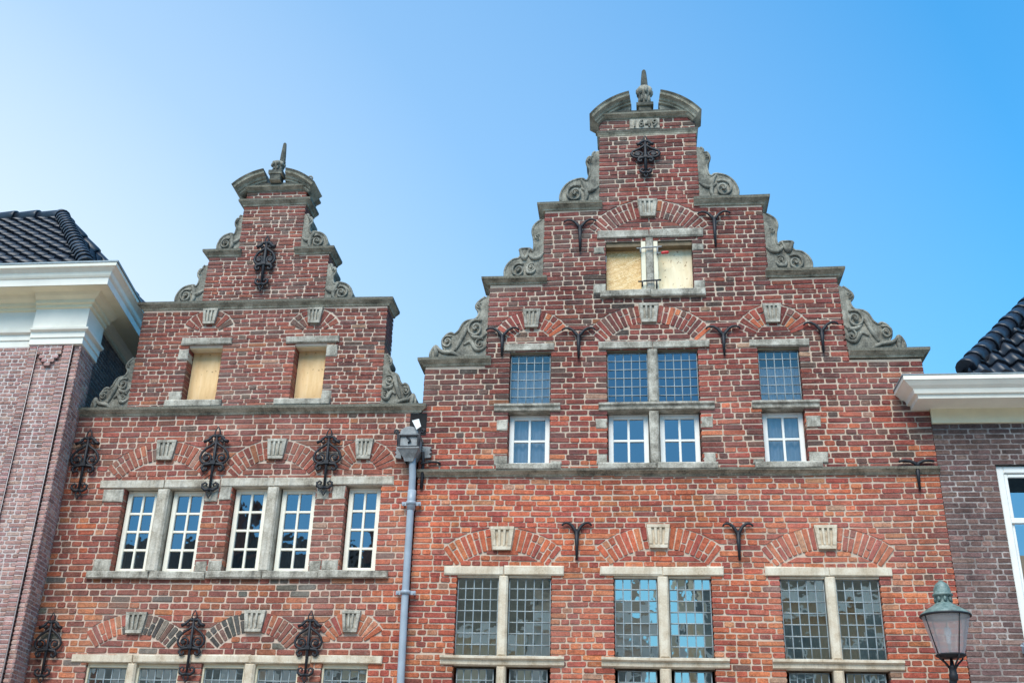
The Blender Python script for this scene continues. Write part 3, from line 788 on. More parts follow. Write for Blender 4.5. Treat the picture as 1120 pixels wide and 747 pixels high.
# =================================================================== RIGHT HOUSE
RH = empty('gabled_house', (.45, 0, 0), None, 'taller red brick step-gabled house on the right with black Y-shaped wall anchors', 'house', 'brick step-gabled houses')
r_bands = [(1.4, 6.86, -2.475, 3.40, -2.465, 3.355), (6.86, 7.95, -1.735, 2.54, -1.715, 2.50), (7.95, 9.0, -1.06, 1.70, -1.045, 1.685), (9.0, 10.12, -.352, .92, -.345, .912), (10.19, 10.37, -.345, .912, -.345, .912)]
r_open = [(-.27, .795, 7.81, 8.52), (-.27, .80, 5.59, 7.04), (-1.43, -.94, 5.59, 7.03), (1.50, 1.975, 5.59, 7.04),
          (-1.945, -.90, 2.33, 4.34), (-.215, .83, 2.33, 4.34), (1.56, 2.60, 2.33, 4.34)]
r_arch = [Arch(.26, 8.73, 9.11, .74, .245, .25), Arch(.24, 7.29, 7.63, .74, .24, .24), Arch(-1.18, 7.34, 7.585, .43, .235, .22), Arch(1.70, 7.285, 7.59, .43, .235, .22),
          Arch(-1.455, 4.63, 4.865, .67, .25, .27), Arch(.28, 4.645, 4.89, .69, .25, .26), Arch(2.085, 4.63, 4.88, .71, .25, .25)]
r_archpal = [pal_const2(P_up, P_top, .6), pal_const2(P_up, P_low, .85), pal_const2(P_up, P_low, .7), pal_const2(P_up, P_low, .7)] + [pal_const2(P_low, P_low[:2], .6)] * 3
wb, wm = MB(), MB()
def split_bands(bands, cuts):
    out = []
    for z0, z1, a0, b0, a1, b1 in bands:
        zs = [z0] + [c for c in cuts if z0 < c < z1] + [z1]
        for p, q in zip(zs, zs[1:]):
            f = lambda z: ((a0 + (a1 - a0) * (z - z0) / (z1 - z0)), (b0 + (b1 - b0) * (z - z0) / (z1 - z0)))
            out.append((p, q, *f(p), *f(q)))
    return out
def zoned_wall(wb, wm, bands, zones, openings, arches, pal, seed, depth):
    bs = split_bands(bands, [z for z, *_ in zones])
    for i, (ztop, h, L, jt) in enumerate(zones):
        zlo = zones[i - 1][0] if i else -1
        sel = [b for b in bs if zlo <= (b[0] + b[1]) / 2 < ztop]
        brick_wall(wb, wm, sel, openings, arches, h, pal, seed + i, L=L, joint=jt, depth=depth)
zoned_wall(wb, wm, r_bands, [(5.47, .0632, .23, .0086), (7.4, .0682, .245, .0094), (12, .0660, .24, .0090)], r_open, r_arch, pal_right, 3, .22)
wall_o = wm.build('wall', 'mortar', RH)
wb.build('brickwork', 'brick', wall_o, col=True)
pl = MB(); pl.box(-2.47, 3.40, .0, .3, 0, 1.4); pl.build('plinth', 'stone_grey', RH)
def house_body(parent, x0, x1, ze, ridge_x, zr, y0=.36, y1=7.5):
    b = MB()
    b.face([(x0, y0, 0), (x0, y1, 0), (x0, y1, ze), (x0, y0, ze)]); b.face([(x1, y1, 0), (x1, y0, 0), (x1, y0, ze), (x1, y1, ze)])
    b.face([(x0, y1, 0), (x1, y1, 0), (x1, y1, ze), (ridge_x, y1, zr), (x0, y1, ze)])
    for zf in (3.0, 5.5, 7.0):
        if zf < ze + .8:
            k = max(0, (zf - ze) / (zr - ze)); a = x0 + (ridge_x - x0) * k + .02; c = x1 + (ridge_x - x1) * k - .02
            b.face([(a, y0 - .1, zf), (c, y0 - .1, zf), (c, y1, zf), (a, y1, zf)])
    b.build('rear_wall', 'brick_far_red', parent)
    r = MB()
    for xa in (x0, x1):
        ex = xa + (.12 if xa > ridge_x else -.12) * 0
        r.face([(ex, y0, ze), (ex, y1 + .1, ze), (ridge_x, y1 + .1, zr), (ridge_x, y0, zr)])
        r.face([(ex, y0, ze + .06), (ridge_x, y0, zr + .06), (ridge_x, y1 + .1, zr + .06), (ex, y1 + .1, ze + .06)])
    r.build('roof', 'black_tile', parent)
house_body(RH, -2.45, 3.33, 6.2, .35, 8.85)
for a, p, i in zip(r_arch, r_archpal, range(9)):
    m = MB(); arch_bed(m, a); arch_bricks(m, a, p, 40 + i, .066)
    ao = m.build('brick_arch', 'brick', RH, col=True)
    m = MB(); keystone(m, a); m.build('keystone', 'stone_grey' if i < 4 else 'stone_cream', ao)
# step caps
caps = [(-2.465, -1.66, 6.86, 6.96, 1, 0), (2.54, 3.36, 6.88, 6.98, 0, 1), (-1.73, -1.0, 7.95, 8.04, 1, 0), (1.66, 2.51, 7.96, 8.06, 0, 1), (-1.055, -.31, 9.0, 9.10, 1, 0), (.84, 1.695, 9.0, 9.11, 0, 1)]
for x0, x1, z0, z1, l, r in caps:
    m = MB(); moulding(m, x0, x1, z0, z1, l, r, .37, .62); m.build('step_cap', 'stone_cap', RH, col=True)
m = MB(); moulding(m, -2.47, 3.37, 5.465, 5.545, 0, 0, .1, .55); m.build('string_course', 'stone_cap', RH, col=True)
for k, xw, z0, ww, hh, s in (('B', -1.725, 6.965, .70, .85, -1), ('B', 2.515, 6.985, .69, .86, 1), ('C', -1.05, 8.045, .50, .85, -1), ('C', 1.69, 8.06, .55, .82, 1), ('A', -.35, 9.105, .51, .80, -1), ('A', .915, 9.11, .50, .80, 1)):
    carving(RH, k, xw, z0, ww, hh, s)

def pediment(parent, cx, half, zc, rad, gap, zbase, zarc_end, bw, oy=0, date=False):
    """broken segmental pediment with moulded ends and carved infill"""
    pe = MB()
    moulding(pe, cx - bw, cx + bw, zbase, zbase + .075, 1, 1, .40, .55, seg=.3)
    pe.box(cx - bw - .05, cx + bw + .05, -.05, .38, zbase + .072, zbase + .12, .004, .01)
    po = pe.build('pediment', 'stone_cap', parent)
    for s in (-1, 1):
        m = MB()
        a0 = math.asin(min(.999, half / rad)); a1 = math.asin(gap / rad); n = 16
        # moulded arc: (radial offset, projection)
        prof = [(-.125, .025), (-.115, .05), (-.09, .055), (-.085, .075), (-.06, .09), (-.045, .125), (-.04, .14), (-.005, .15), (.0, .165), (.015, .165), (.02, .15)]
        rows = []
        for k in range(n + 1):
            a = a0 + (a1 - a0) * k / n
            rows.append([(cx + s * sin(a) * (rad + ro), -pj, zc + cos(a) * (rad + ro)) for ro, pj in prof] +
                        [(cx + s * sin(a) * (rad + .03), .22, zc + cos(a) * (rad + .02)), (cx + s * sin(a) * (rad - .125), .22, zc + cos(a) * (rad - .125))])
        ids = [[m.add(p) for p in r] for r in rows]; q = len(ids[0])
        for a, b in zip(ids, ids[1:]):
            for k in range(q):
                m.f.append([a[k], a[(k + 1) % q], b[(k + 1) % q], b[k]] if s > 0 else [a[k], b[k], b[(k + 1) % q], a[(k + 1) % q]])
        m.f.append([m.add(p) for p in rows[0]]); m.f.append([m.add(p) for p in rows[-1]][::-1])
        m.build('pediment_arc', 'stone_cap', po)
        t = MB()
        pts = []
        for k in range(n + 1):
            a = a0 + (a1 - a0) * k / n
            pts.append((cx + s * sin(a) * (rad - .12), zc + cos(a) * (rad - .12)))
        zb = zbase + .115
        pts = [(x, max(z, zb + .005)) for x, z in pts]
        t.prism(pts + [(cx + s * gap, zb), (cx + s * (half - .06), zb)], -.02, .21)
        for k in range(4):
            u = gap + .05 + k * .085
            zz = zb + .05 + .12 * (1 - u / half)
            t.tube(spiral(cx + s * u, zz, .045, 1.2 * k, 1.4, s, 14, .8, -.025), .012, 5)
        t.build('pediment_carving', 'stone_carved', po)
    return po
pediment(RH, .262, .712, 9.84, .886, .205, 10.37, 0, .59)
m = MB(); moulding(m, -.345, .912, 10.115, 10.195, 1, 1, .36, .22); m.build('frieze_band', 'stone_cap', RH, col=True)
# date stone with worn raised figures
m = MB(); m.box(.055, .45, -.028, .1, 10.205, 10.365, .003, .006)
ds = m.build('date_stone', 'stone_grey', RH)
tc = bpy.data.curves.new('date_figures', 'FONT'); tc.body = '1649'; tc.size = .155; tc.extrude = .012; tc.bevel_depth = .003; tc.align_x = 'CENTER'; tc.space_character = 1.12
to = bpy.data.objects.new('date_figures', tc); C.objects.link(to)
dg = bpy.context.evaluated_depsgraph_get(); me = bpy.data.meshes.new_from_object(to.evaluated_get(dg)); bpy.data.objects.remove(to)
fo = bpy.data.objects.new('date_figures', me); C.objects.link(fo); fo.parent = ds
fo.rotation_euler = (pi / 2, 0, 0); fo.location = Vector((.2525, -.036, 10.228)) - parent_world(ds)
me.materials.clear(); me.materials.append(M['stone_carved'])

def finial(parent, cx, cy, z0, zu, zo, zt, w, ot=0.0):
    """square pedestal, knobbed urn, tapered obelisk"""
    m = MB()
    m.box(cx - w * .85, cx + w * .85, cy - w * .85, cy + w * .85, z0, zu - .05, .003, .008)
    m.box(cx - w * 1.12, cx + w * 1.12, cy - w * 1.12, cy + w * 1.12, zu - .055, zu, .003, .01)
    f = m.build('finial', 'stone_cap', parent)
    m = MB(); h = zo - zu
    m.lathe((cx, cy, zu), [(w * .70, 0), (w * .62, h * .15), (w * .66, h * .35), (w * .86, h * .55), (w * .98, h * .75), (w * .88, h * .92), (w * .5, h)], 16)
    for k in range(8):
        a = 2 * pi * k / 8 + .2
        c = Vector((cx + cos(a) * w * .88, cy + sin(a) * w * .88, zu + h * .72))
        m.tube([c + Vector((0, 0, -h * .2)), c + Vector((0, 0, -h * .08)), c + Vector((0, 0, h * .08)), c + Vector((0, 0, h * .18))], [w * .12, w * .3, w * .3, w * .1], 6)
        c2 = c + Vector((-cos(a) * w * .18, -sin(a) * w * .18, -h * .45))
        m.tube([c2 + Vector((0, 0, -h * .15)), c2, c2 + Vector((0, 0, h * .2))], [w * .14, w * .22, w * .1], 6)
    m.build('urn', 'stone_carved', f)
    m = MB(); h = zt - zo
    m.lathe((cx + ot, cy, zo - .01), [(w * .55, 0), (w * .5, h * .05), (w * .44, h * .4), (w * .33, h * .8), (w * .28, h * .93), (w * .18, h * .985), (w * .03, h)], 8, False)
    m.build('obelisk', 'stone_cap', f)
finial(RH, .265, .17, 10.48, 10.70, 11.02, 11.32, .10)

# anchors
for cx, z1, h in ((-.59, 8.84, .46), (1.08, 8.90, .50), (-1.53, 7.345, .37), (-.606, 7.325, .40), (1.11, 7.31, .38), (2.25, 7.335, .39), (-.62, 4.92, .42), (1.145, 4.91, .41)):
    anchor_y(RH, cx, z1, h, .15 if z1 < 5 else .185)
anchor_y(RH, 3.13, 5.64, .36, .15, True)
anchor_ornate(RH, .252, 9.43, 10.07, 1.0, 1.45, None, 1.45)

# --- windows of the right house
def cross_low(x0, x1, mx0, mx1, stone, seed, cur=None, tl=.004):
    W = empty('window', (x0 - RH.location.x, 0, 0), RH)
    lz0, lz1 = 4.335, 4.435
    m = MB(); stone_run(m, x0 - .15, x1 + .14, lz0, lz1, -.03, .2, ((mx0 + mx1) / 2,)); m.box(x0 + .0, mx0, .0, .2, lz0 - .022, lz0, 0, .006); m.box(mx1, x1, .0, .2, lz0 - .022, lz0, 0, .006)
    m.build('lintel', stone, W)
    m = MB(); m.box(mx0 + .002, mx1 - .002, -.028, .15, 3.462, lz0, .002, .02); m.box(mx0 + .002, mx1 - .002, -.027, .15, 2.33, 3.365, .002, .02)
    m.build('mullion', stone, W)
    m = MB(); moulding(m, x0 - .14, x1 + .15, 3.365, 3.465, 0, 0, .2, .5, [(.02, 0), (.06, .12), (.062, .55), (.09, .62), (.13, .72), (.13, .95), (.1, 1)], seg=.55)
    m.build('transom', stone, W)
    m = MB(); stone_run(m, x0 - .15, x1 + .15, 2.22, 2.335, -.06, .2); m.build('sill', stone, W)
    for a, b in ((x0, mx0), (mx1, x1)):
        leaded(W, a + .004, b - .004, 3.47, 4.315, 5, 7, .05, 'glass_low', tl)
        leaded(W, a + .03, b - .03, 2.36, 3.345, 5, 8, .07, 'glass_low', tl)
        if cur: curtain(W, a, b, 3.4, 4.33, .22, cur, 7, .02)
    return W
cross_low(-1.945, -.90, -1.478, -1.372, 'stone_cream', 1, 'curtain_green')
cross_low(-.215, .83, .255, .375, 'stone_cream', 2, None, .010)
cross_low(1.56, 2.60, 2.03, 2.14, 'stone_cream', 3, 'reflection_drab', .006)  # drab sheet added behind the panes in place of a reflected brick front

def tall_single(x0, x1, lx0, lx1, tx0, tx1, blocks):
    W = empty('window', (x0 - RH.location.x, 0, 0), RH)
    m = MB(); stone_run(m, lx0, lx1, 7.045, 7.135, -.03, .2); m.build('lintel', 'stone_grey', W)
    m = MB(); m.box(x0, x1, .01, .2, 7.015, 7.045); m.build('wooden_head', 'wood_head', W)
    m = MB(); moulding(m, tx0, tx1, 6.26, 6.355, 0, 0, .2, .5, [(.02, 0), (.06, .12), (.062, .5), (.085, .6), (.11, .7), (.11, .95), (.09, 1)]); m.build('transom', 'stone_grey', W)
    m = MB(); stone_run(m, x0 - .12, x1 + .14, 5.53, 5.605, -.085, .2); 
    for b in blocks: block(W, *b)
    m.build('sill', 'stone_grey', W)
    leaded(W, x0 + .004, x1 - .004, 6.36, 7.015, 5, 6, .055, 'glass_veil', .005)
    casement(W, x0 + .005, x1 - .005, 5.61, 6.255, 2, 2, .10, 'white_paint', 'glass_veil')
    curtain(W, x0 - .01, x1 + .01, 5.55, 6.3, .20, 'curtain_pale', 6)
    curtain(W, x0 - .01, x1 + .01, 6.3, 6.85, .17, 'curtain_pale', 6)
tall_single(-1.43, -.94, -1.505, -.90, -1.60, -.82, [(-1.56, -1.435, 6.03, 6.16), (-1.58, -1.432, 5.605, 5.72), (-.935, -.79, 5.605, 5.66)])
tall_single(1.50, 1.975, 1.41, 2.10, 1.39, 2.15, [(1.985, 2.15, 6.03, 6.17), (1.98, 2.19, 5.605, 5.74), (1.36, 1.49, 5.605, 5.66)])

W = empty('window', (.26 - RH.location.x, 0, 0), RH)
m = MB(); stone_run(m, -.37, .94, 7.045, 7.135, -.035, .2, (.27,)); m.build('lintel', 'stone_grey', W)
m = MB(); m.box(-.27, .8, .012, .2, 7.02, 7.047); m.build('wooden_head', 'wood_head', W)
m = MB(); m.box(.215, .325, -.03, .16, 6.358, 7.045, .004, .02); m.box(.215, .325, -.028, .16, 5.60, 6.258, .004, .02); m.build('mullion', 'stone_grey', W)
m = MB(); moulding(m, -.37, .965, 6.26, 6.355, 0, 0, .2, .5, [(.02, 0), (.06, .12), (.062, .5), (.085, .6), (.11, .7), (.11, .95), (.09, 1)]); m.build('transom', 'stone_grey', W)
m = MB(); stone_run(m, -.38, .97, 5.53, 5.605, -.085, .2, (.28,))
for b in ((-.41, -.275, 6.04, 6.16), (-.40, -.275, 5.605, 5.73), (.80, .94, 6.04, 6.18), (.81, .96, 5.605, 5.74)): block(W, *b)
m.build('sill', 'stone_grey', W)
for a, b in ((-.27, .215), (.325, .80)):
    leaded(W, a + .003, b - .003, 6.36, 7.018, 5, 6, .055, 'glass_blue', .012)
    casement(W, a + .008, b - .01, 5.61, 6.255, 2, 2, .11)

# boarded hoist window at the top
W = empty('window', (.26 - RH.location.x, 0, 0), RH)
m = MB(); stone_run(m, -.375, .94, 8.565, 8.675, -.035, .2, (.27,)); m.build('lintel', 'stone_grey', W)
m = MB(); m.box(-.27, .795, .012, .3, 8.515, 8.567); m.box(-.27, .795, .02, .3, 8.46, 8.515); m.build('wooden_head', 'wood_head', W)
m = MB(); m.box(.225, .315, -.03, .16, 7.825, 8.565, .004, .012); m.build('mullion', 'stone_grey', W)
m = MB(); stone_run(m, -.34, .93, 7.735, 7.825, -.055, .2, (.27,))
for b in ((-.43, -.275, 7.80, 7.93), (-.42, -.29, 8.36, 8.45), (.80, .93, 7.83, 7.95), (.80, .93, 8.37, 8.46)): block(W, *b)
m.build('sill', 'stone_grey', W)
m = MB(); m.box(.165, .223, -.01, .13, 7.83, 8.515, 0, .005); m.box(.317, .372, -.01, .13, 7.83, 8.515, 0, .005); m.build('timber_batten', 'cream_wood', W)
m = MB(); m.box(-.268, .163, .13, .145, 7.82, 8.52); m.build('board', 'osb', W, 'flecked tan strand board')
m = MB(); m.box(.374, .793, .13, .145, 7.82, 8.52); m.build('board', 'plywood', W, 'pale smooth plywood board')

def clamp(z, x0, x1, lab, red):
    e = empty('bar_clamp', (x0, 0, z), None, lab, 'clamp', 'clamps on the boarded window')
    m = MB(); y = -.055
    m.tube([(x0, y + .02, z - .06), (x0, y, z - .045), (x0, y, z), (x0 + .03, y - .005, z + .006), (x1 - .05, y - .005, z + .012), (x1, y - .005, z + .014)], .011, 6)
    m.tube([(x1 - .055, y - .004, z + .012), (x1 - .055, y, z - .07), (x1 - .055, y + .03, z - .085)], .011, 6)
    m.tube([(x0 - .05, y, z + .002), (x0, y, z + .002)], .010, 6)
    m.build('bar', 'iron' if not red else 'zinc', e)
    if red:
        m = MB(); m.tube([(x1 - .06, y, z - .075), (x1 - .0, y, z - .072)], .01, 6); m.build('screw', 'zinc', e)
        m = MB(); m.tube([(x1 - .01, y, z - .072), (x1 + .01, y, z - .071), (x1 + .07, y, z - .066), (x1 + .085, y, z - .066)], [.012, .02, .02, .012], 8); m.build('handle', 'red_paint', e)
clamp(8.39, .16, .42, 'steel bar clamp with a red handle across the upper boarded window', True)
clamp(7.925, .17, .40, 'black bar clamp low on the boarded window, without red handle', False)

# =================================================================== LEFT HOUSE
LH = empty('gabled_house', (-4.65, 0, 0), None, 'smaller red brick step-gabled house on the left with ornate curled wall anchors', 'house', 'brick step-gabled houses')
l_bands = [(1.4, 6.27, -6.99, -2.488, -6.775, -2.488), (6.36, 7.70, -6.15, -2.975, -6.165, -2.985), (7.80, 8.46, -5.415, -3.815, -5.41, -3.81), (8.46, 9.22, -5.03, -4.205, -5.045, -4.20), (9.30, 9.43, -5.03, -4.21, -5.03, -4.21)]
l_open = [(-5.475, -5.045, 6.45, 7.175), (-4.11, -3.715, 6.45, 7.175),
          (-5.985, -4.99, 4.355, 5.345), (-4.66, -3.655, 4.365, 5.365), (-3.295, -2.885, 4.375, 5.375),
          (-6.06, -4.99, 2.3, 3.35), (-4.73, -3.645, 2.3, 3.36), (-3.385, -2.87, 2.3, 3.37)]
l_arch = [Arch(-5.265, 7.485, 7.69, .32, .20, .20), Arch(-3.905, 7.465, 7.67, .32, .20, .20),
          Arch(-5.55, 5.60, 5.93, .71, .235, .25), Arch(-4.185, 5.60, 5.935, .65, .235, .24), Arch(-3.125, 5.60, 5.925, .395, .235, .22),
          Arch(-5.565, 3.67, 3.885, .57, .22, .25), Arch(-4.195, 3.66, 3.915, .56, .22, .25), Arch(-3.10, 3.72, 3.92, .36, .22, .21)]
def pal_l1(x, z, rs): return pick(rs, P_grey if x > -5.55 or (x > -5.72 and rs.random() < .7) else P_low)
def pal_l2(x, z, rs): return pick(rs, P_grey if x < -4.2 else P_left)
l_archpal = [pal_const(P_lgab)] * 2 + [pal_const(P_left)] * 3 + [pal_l1, pal_l2, pal_const2(P_low, P_left, .6)]
wb, wm = MB(), MB()
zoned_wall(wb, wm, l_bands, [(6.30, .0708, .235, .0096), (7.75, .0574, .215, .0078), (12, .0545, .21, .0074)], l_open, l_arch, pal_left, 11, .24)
wall_o = wm.build('wall', 'mortar_rose', LH)
wb.build('brickwork', 'brick', wall_o, col=True)
pl = MB(); pl.box(-6.98, -2.49, .0, .3, 0, 1.4); pl.build('plinth', 'stone_grey', LH)
house_body(LH, -6.74, -2.51, 5.75, -4.62, 8.0)
for a, p, i in zip(l_arch, l_archpal, range(9)):
    m = MB(); arch_bed(m, a); arch_bricks(m, a, p, 70 + i, .066)
    ao = m.build('brick_arch', 'brick', LH, col=True)
    m = MB(); keystone(m, a); m.build('keystone', 'stone_grey', ao)
for x0, x1, z0, z1, l, r in ((-6.165, -2.985, 7.70, 7.80, 1, 1), (-5.42, -4.98, 8.46, 8.555, 1, 0), (-4.27, -3.81, 8.46, 8.555, 0, 1)):
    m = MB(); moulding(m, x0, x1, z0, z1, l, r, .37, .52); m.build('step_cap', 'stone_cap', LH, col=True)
m = MB(); moulding(m, -5.04, -4.20, 9.215, 9.305, 1, 1, .36, .5); m.build('frieze_band', 'stone_cap', LH, col=True)
m = MB(); moulding(m, -6.80, -2.49, 6.265, 6.362, 0, 1, .37, .6); m.build('string_course', 'stone_cap', LH, col=True)
pediment(LH, -4.64, .55, 8.95, .754, .15, 9.43, 0, .43)
finial(LH, -4.63, -.06, 9.54, 9.69, 9.86, 10.18, .085, .05)
for k, xw, z0, ww, hh, s in (('B', -6.155, 6.365, .47, .70, -1), ('B', -2.975, 6.365, .43, .69, 1), ('A', -5.412, 7.805, .37, .55, -1), ('A', -3.815, 7.805, .36, .52, 1), ('A', -5.035, 8.56, .30, .54, -1), ('A', -4.20, 8.56, .35, .52, 1)):
    carving(LH, k, xw, z0, ww, hh, s)
for cx, z0, z1 in ((-6.535, 5.21, 6.085), (-4.925, 5.215, 6.10), (-3.55, 5.24, 6.065), (-6.535, 3.10, 3.88), (-4.877, 3.14, 3.92), (-3.547, 3.15, 3.92)):
    anchor_ornate(LH, cx, z0, z1)
anchor_ornate(LH, -4.645, 7.93, 8.735, .9, .95, None, 1.15)

# boarded attic windows
for x0, x1, lx0, lx1, sx0, sx1, rb in ((-5.475, -5.045, -5.58, -4.93, -5.67, -4.95, 0), (-4.11, -3.715, -4.235, -3.56, -4.29, -3.59, 1)):
    W = empty('window', (x0 - LH.location.x, 0, 0), LH)
    m = MB(); stone_run(m, lx0, lx1, 7.205, 7.295, -.035, .2); m.build('lintel', 'stone_grey', W)
    m = MB(); m.box(x0, x1, .01, .24, 7.165, 7.207); m.build('wooden_head', 'cream_wood', W)
    m = MB(); stone_run(m, sx0, sx1, 6.37, 6.455, -.05, .22)
    if rb: block(W, x1 + .004, x1 + .14, 7.02, 7.17); block(W, x1 + .004, x1 + .12, 6.455, 6.57)
    else: block(W, x0 - .13, x0 - .004, 7.0, 7.14); block(W, x0 - .16, x0 - .004, 6.455, 6.58)
    m.build('sill', 'stone_grey', W)
    m = MB(); m.box(x0 + .006, x1 - .006, .15, .165, 6.45, 7.17); m.build('board', 'ply_yellow', W, 'yellowish plywood board')

def stone_group(x0, x1, mx, zs, zl, ns, nl):
    pass
# main floor windows: two pairs and a single under one lintel line
def main_win(x0, x1, mull, z0, z1, lx0, lx1, sx0, sx1, cream, blocks):
    W = empty('window', (x0 - LH.location.x, 0, 0), LH)
    cuts = ((mull[0] + mull[1]) / 2,) if mull else ()
    st = 'stone_cream' if cream else 'stone_grey'
    m = MB(); stone_run(m, lx0, lx1, z1, z1 + .105, -.026, .22, cuts); m.build('lintel', 'stone_drab', W)
    m = MB(); stone_run(m, sx0, sx1, z0 - .085, z0, -.055, .22, cuts)
    for b in blocks: block(W, *b)
    m.build('sill', 'stone_grey', W)
    if mull:
        m = MB(); m.box(mull[0] + .008, mull[1] - .008, -.022, .19, z0, z1, .004, .02); m.build('mullion', 'stone_drab', W)
    for a, b in (((x0, mull[0]), (mull[1], x1)) if mull else ((x0, x1),)):
        casement(W, a + .012, b - .012, z0 + .004, z1 - .004, 2, 4, .09, 'ivory_paint', 'glass', .056, .028, .004)
        curtain(W, a - .02, b + .02, z0, z1 - .02, .36, 'curtain_dark', 5, .03)
main_win(-5.985, -4.99, (-5.575, -5.42), 4.355, 5.345, -6.30, -4.815, -6.24, -4.83, True, [(-6.20, -5.99, 4.355, 4.50), (-6.24, -5.99, 5.18, 5.335), (-4.98, -4.83, 5.18, 5.34), (-4.98, -4.84, 4.355, 4.48)])
main_win(-4.66, -3.655, (-4.24, -4.095), 4.365, 5.365, -4.813, -3.49, -4.826, -3.52, True, [(-4.81, -4.67, 5.20, 5.36), (-4.82, -4.67, 4.365, 4.49), (-3.645, -3.50, 5.20, 5.36), (-3.645, -3.51, 4.365, 4.49)])
main_win(-3.295, -2.885, None, 4.375, 5.375, -3.487, -2.74, -3.517, -2.725, True, [(-3.46, -3.305, 5.2, 5.37), (-3.50, -3.305, 4.375, 4.50)])
# ground storey tops
def low_win(x0, x1, mull, z1, lx0, lx1):
    W = empty('window', (x0 - LH.location.x, 0, 0), LH)
    m = MB(); stone_run(m, lx0, lx1, z1 - .002, z1 + .085, -.03, .2, ((mull[0] + mull[1]) / 2,) if mull else ()); m.build('lintel', 'stone_cream', W)
    if mull:
        m = MB(); m.box(mull[0], mull[1], -.028, .16, 2.3, z1 - .002, .002, .02); m.build('mullion', 'stone_cream', W)
    m = MB(); stone_run(m, x0 - .1, x1 + .1, 2.19, 2.30, -.05, .2); m.build('sill', 'stone_cream', W)
    for a, b in (((x0, mull[0]), (mull[1], x1)) if mull else ((x0, x1),)):
        m = MB()
        m.box(a, b, .03, .1, z1 - .05, z1 - .004, 0, .006); m.box(a, a + .02, .031, .099, 2.3, z1 - .05); m.box(b - .02, b, .031, .099, 2.3, z1 - .05); m.build('frame', 'cream_wood', W)
        leaded(W, a + .02, b - .02, 2.31, z1 - .05, 5, 8, .07, 'glass_low', .012)
low_win(-6.06, -4.99, (-5.58, -5.475), 3.35, -6.24, -4.86)
low_win(-4.73, -3.645, (-4.245, -4.125), 3.36, -4.855, -3.51)
low_win(-3.385, -2.87, None, 3.37, -3.505, -2.715)

# =================================================================== DRAINPIPE
dp = empty('rainwater_pipe', (-2.5, -.1, 0), None, 'blue-grey rainwater pipe with a grey zinc hopper head between the two gabled houses', 'drainpipe')
m = MB()
pts = [(-2.515, -.15, 5.70), (-2.51, -.12, 5.55), (-2.505, -.10, 5.45), (-2.497, -.095, 4.0), (-2.465, -.095, 2.0), (-2.45, -.095, .1)]
m.tube(pts, .041, 14); m.tube([(-2.502, -.095, 5.28), (-2.501, -.095, 5.05)], .049, 14); m.tube([(-2.47, -.095, 2.3), (-2.468, -.095, 2.2)], .054, 14)
m.build('pipe', 'pipe', dp)
for z, x in ((5.13, -2.503), (4.12, -2.498)):
    m = MB(); m.tube([(x + .0, -.095, z - .02), (x, -.095, z + .02)], .056, 14)
    for s in (-1, 1):
        m.box(x + (s * .05 if s > 0 else -.11), x + (.11 if s > 0 else -.05), -.08, -.065, z - .022, z + .022); m.tube([(x + s * .09, -.09, z), (x + s * .09, .01, z)], .012, 8)
    m.build('pipe_bracket', 'pipe', dp)
hx, hy = -2.545, -.15
def ring(w, d_, z): return [(hx - w, hy - d_, z), (hx + w, hy - d_, z), (hx + w, hy + .14, z), (hx - w, hy + .14, z)]
m = MB()
lv = [ring(.05, .04, 5.60), ring(.062, .05, 5.635), ring(.118, .115, 5.725), ring(.128, .13, 5.73), ring(.128, .13, 5.745), ring(.112, .112, 5.748), ring(.108, .108, 5.885), ring(.124, .125, 5.888), ring(.124, .125, 5.90)]
for a, b in zip(lv, lv[1:]):
    for k in range(4): m.face([a[k], a[(k + 1) % 4], b[(k + 1) % 4], b[k]])
m.prism([(hx + .108 * cos(pi * k / 12), 5.90 + .098 * sin(pi * k / 12) ** .8) for k in range(13)], hy - .118, hy + .13, .006)
ho = m.build('hopper', 'zinc', dp)
m = MB()
for s_ in (-1, 1):
    m.box(hx + s_ * .112 - .012, hx + s_ * .112 + .012, hy - .128, hy - .10, 5.74, 5.895, 0, .003)
    m.tube([(hx + s_ * .118, hy - .11, 5.73), (hx + s_ * .125, hy - .125, 5.82), (hx + s_ * .13, hy - .12, 5.93)], .011, 6)
    m.tube(spiral(hx + s_ * .155, 5.945, .03, 0, 1.3, s_, 12, .7, hy - .09), .013, 6)
m.box(hx - .10, hx + .10, hy - .131, hy - .108, 5.742, 5.756); m.box(hx - .10, hx + .10, hy - .129, hy - .108, 5.876, 5.893)
m.tube([(hx - .025, hy - .106, 5.865), (hx + .01, hy - .128, 5.845), (hx + .022, hy - .125, 5.815), (hx - .005, hy - .12, 5.795)], .011, 6)
m.build('hopper_trim', 'iron', ho)
for s_, w_ in ((-1, .055), (1, .085)):
    fan = [(hx + s_ * .12, 5.68)] + [(hx + s_ * (.135 + w_ * (1 + .2 * sin(k * 2.5))), 5.69 + .13 * k / 6) for k in range(7)] + [(hx + s_ * .12, 5.83)]
    m = MB(); m.prism(fan, -.05, -.015, .004); m.build('backplate', 'zinc', dp)
m = MB(); m.prism([(-2.515, 6.055), (-2.455, 5.945), (-2.405, 5.985), (-2.435, 6.075)], -.30, -.29); m.build('cover_plate', 'white_paint', dp, 'small white plate on top of the hopper')
m = MB(); m.box(-2.60, -2.40, -.012, .05, 5.98, 6.255); m.build('recess_shadow', 'recess_black', dp)  # black block on the wall, painting the shade of a hole above the hopper
m = MB(); m.tube([(-2.40, -.12, 5.74), (-2.40, -.06, 5.6), (-2.405, -.04, 5.45), (-2.41, -.03, 5.32)], .02, 7); m.tube([(-2.42, -.10, 5.60), (-2.33, -.05, 5.635), (-2.25, -.035, 5.64), (-2.20, -.03, 5.62)], .014, 7)
m.build('cable', 'iron', dp)

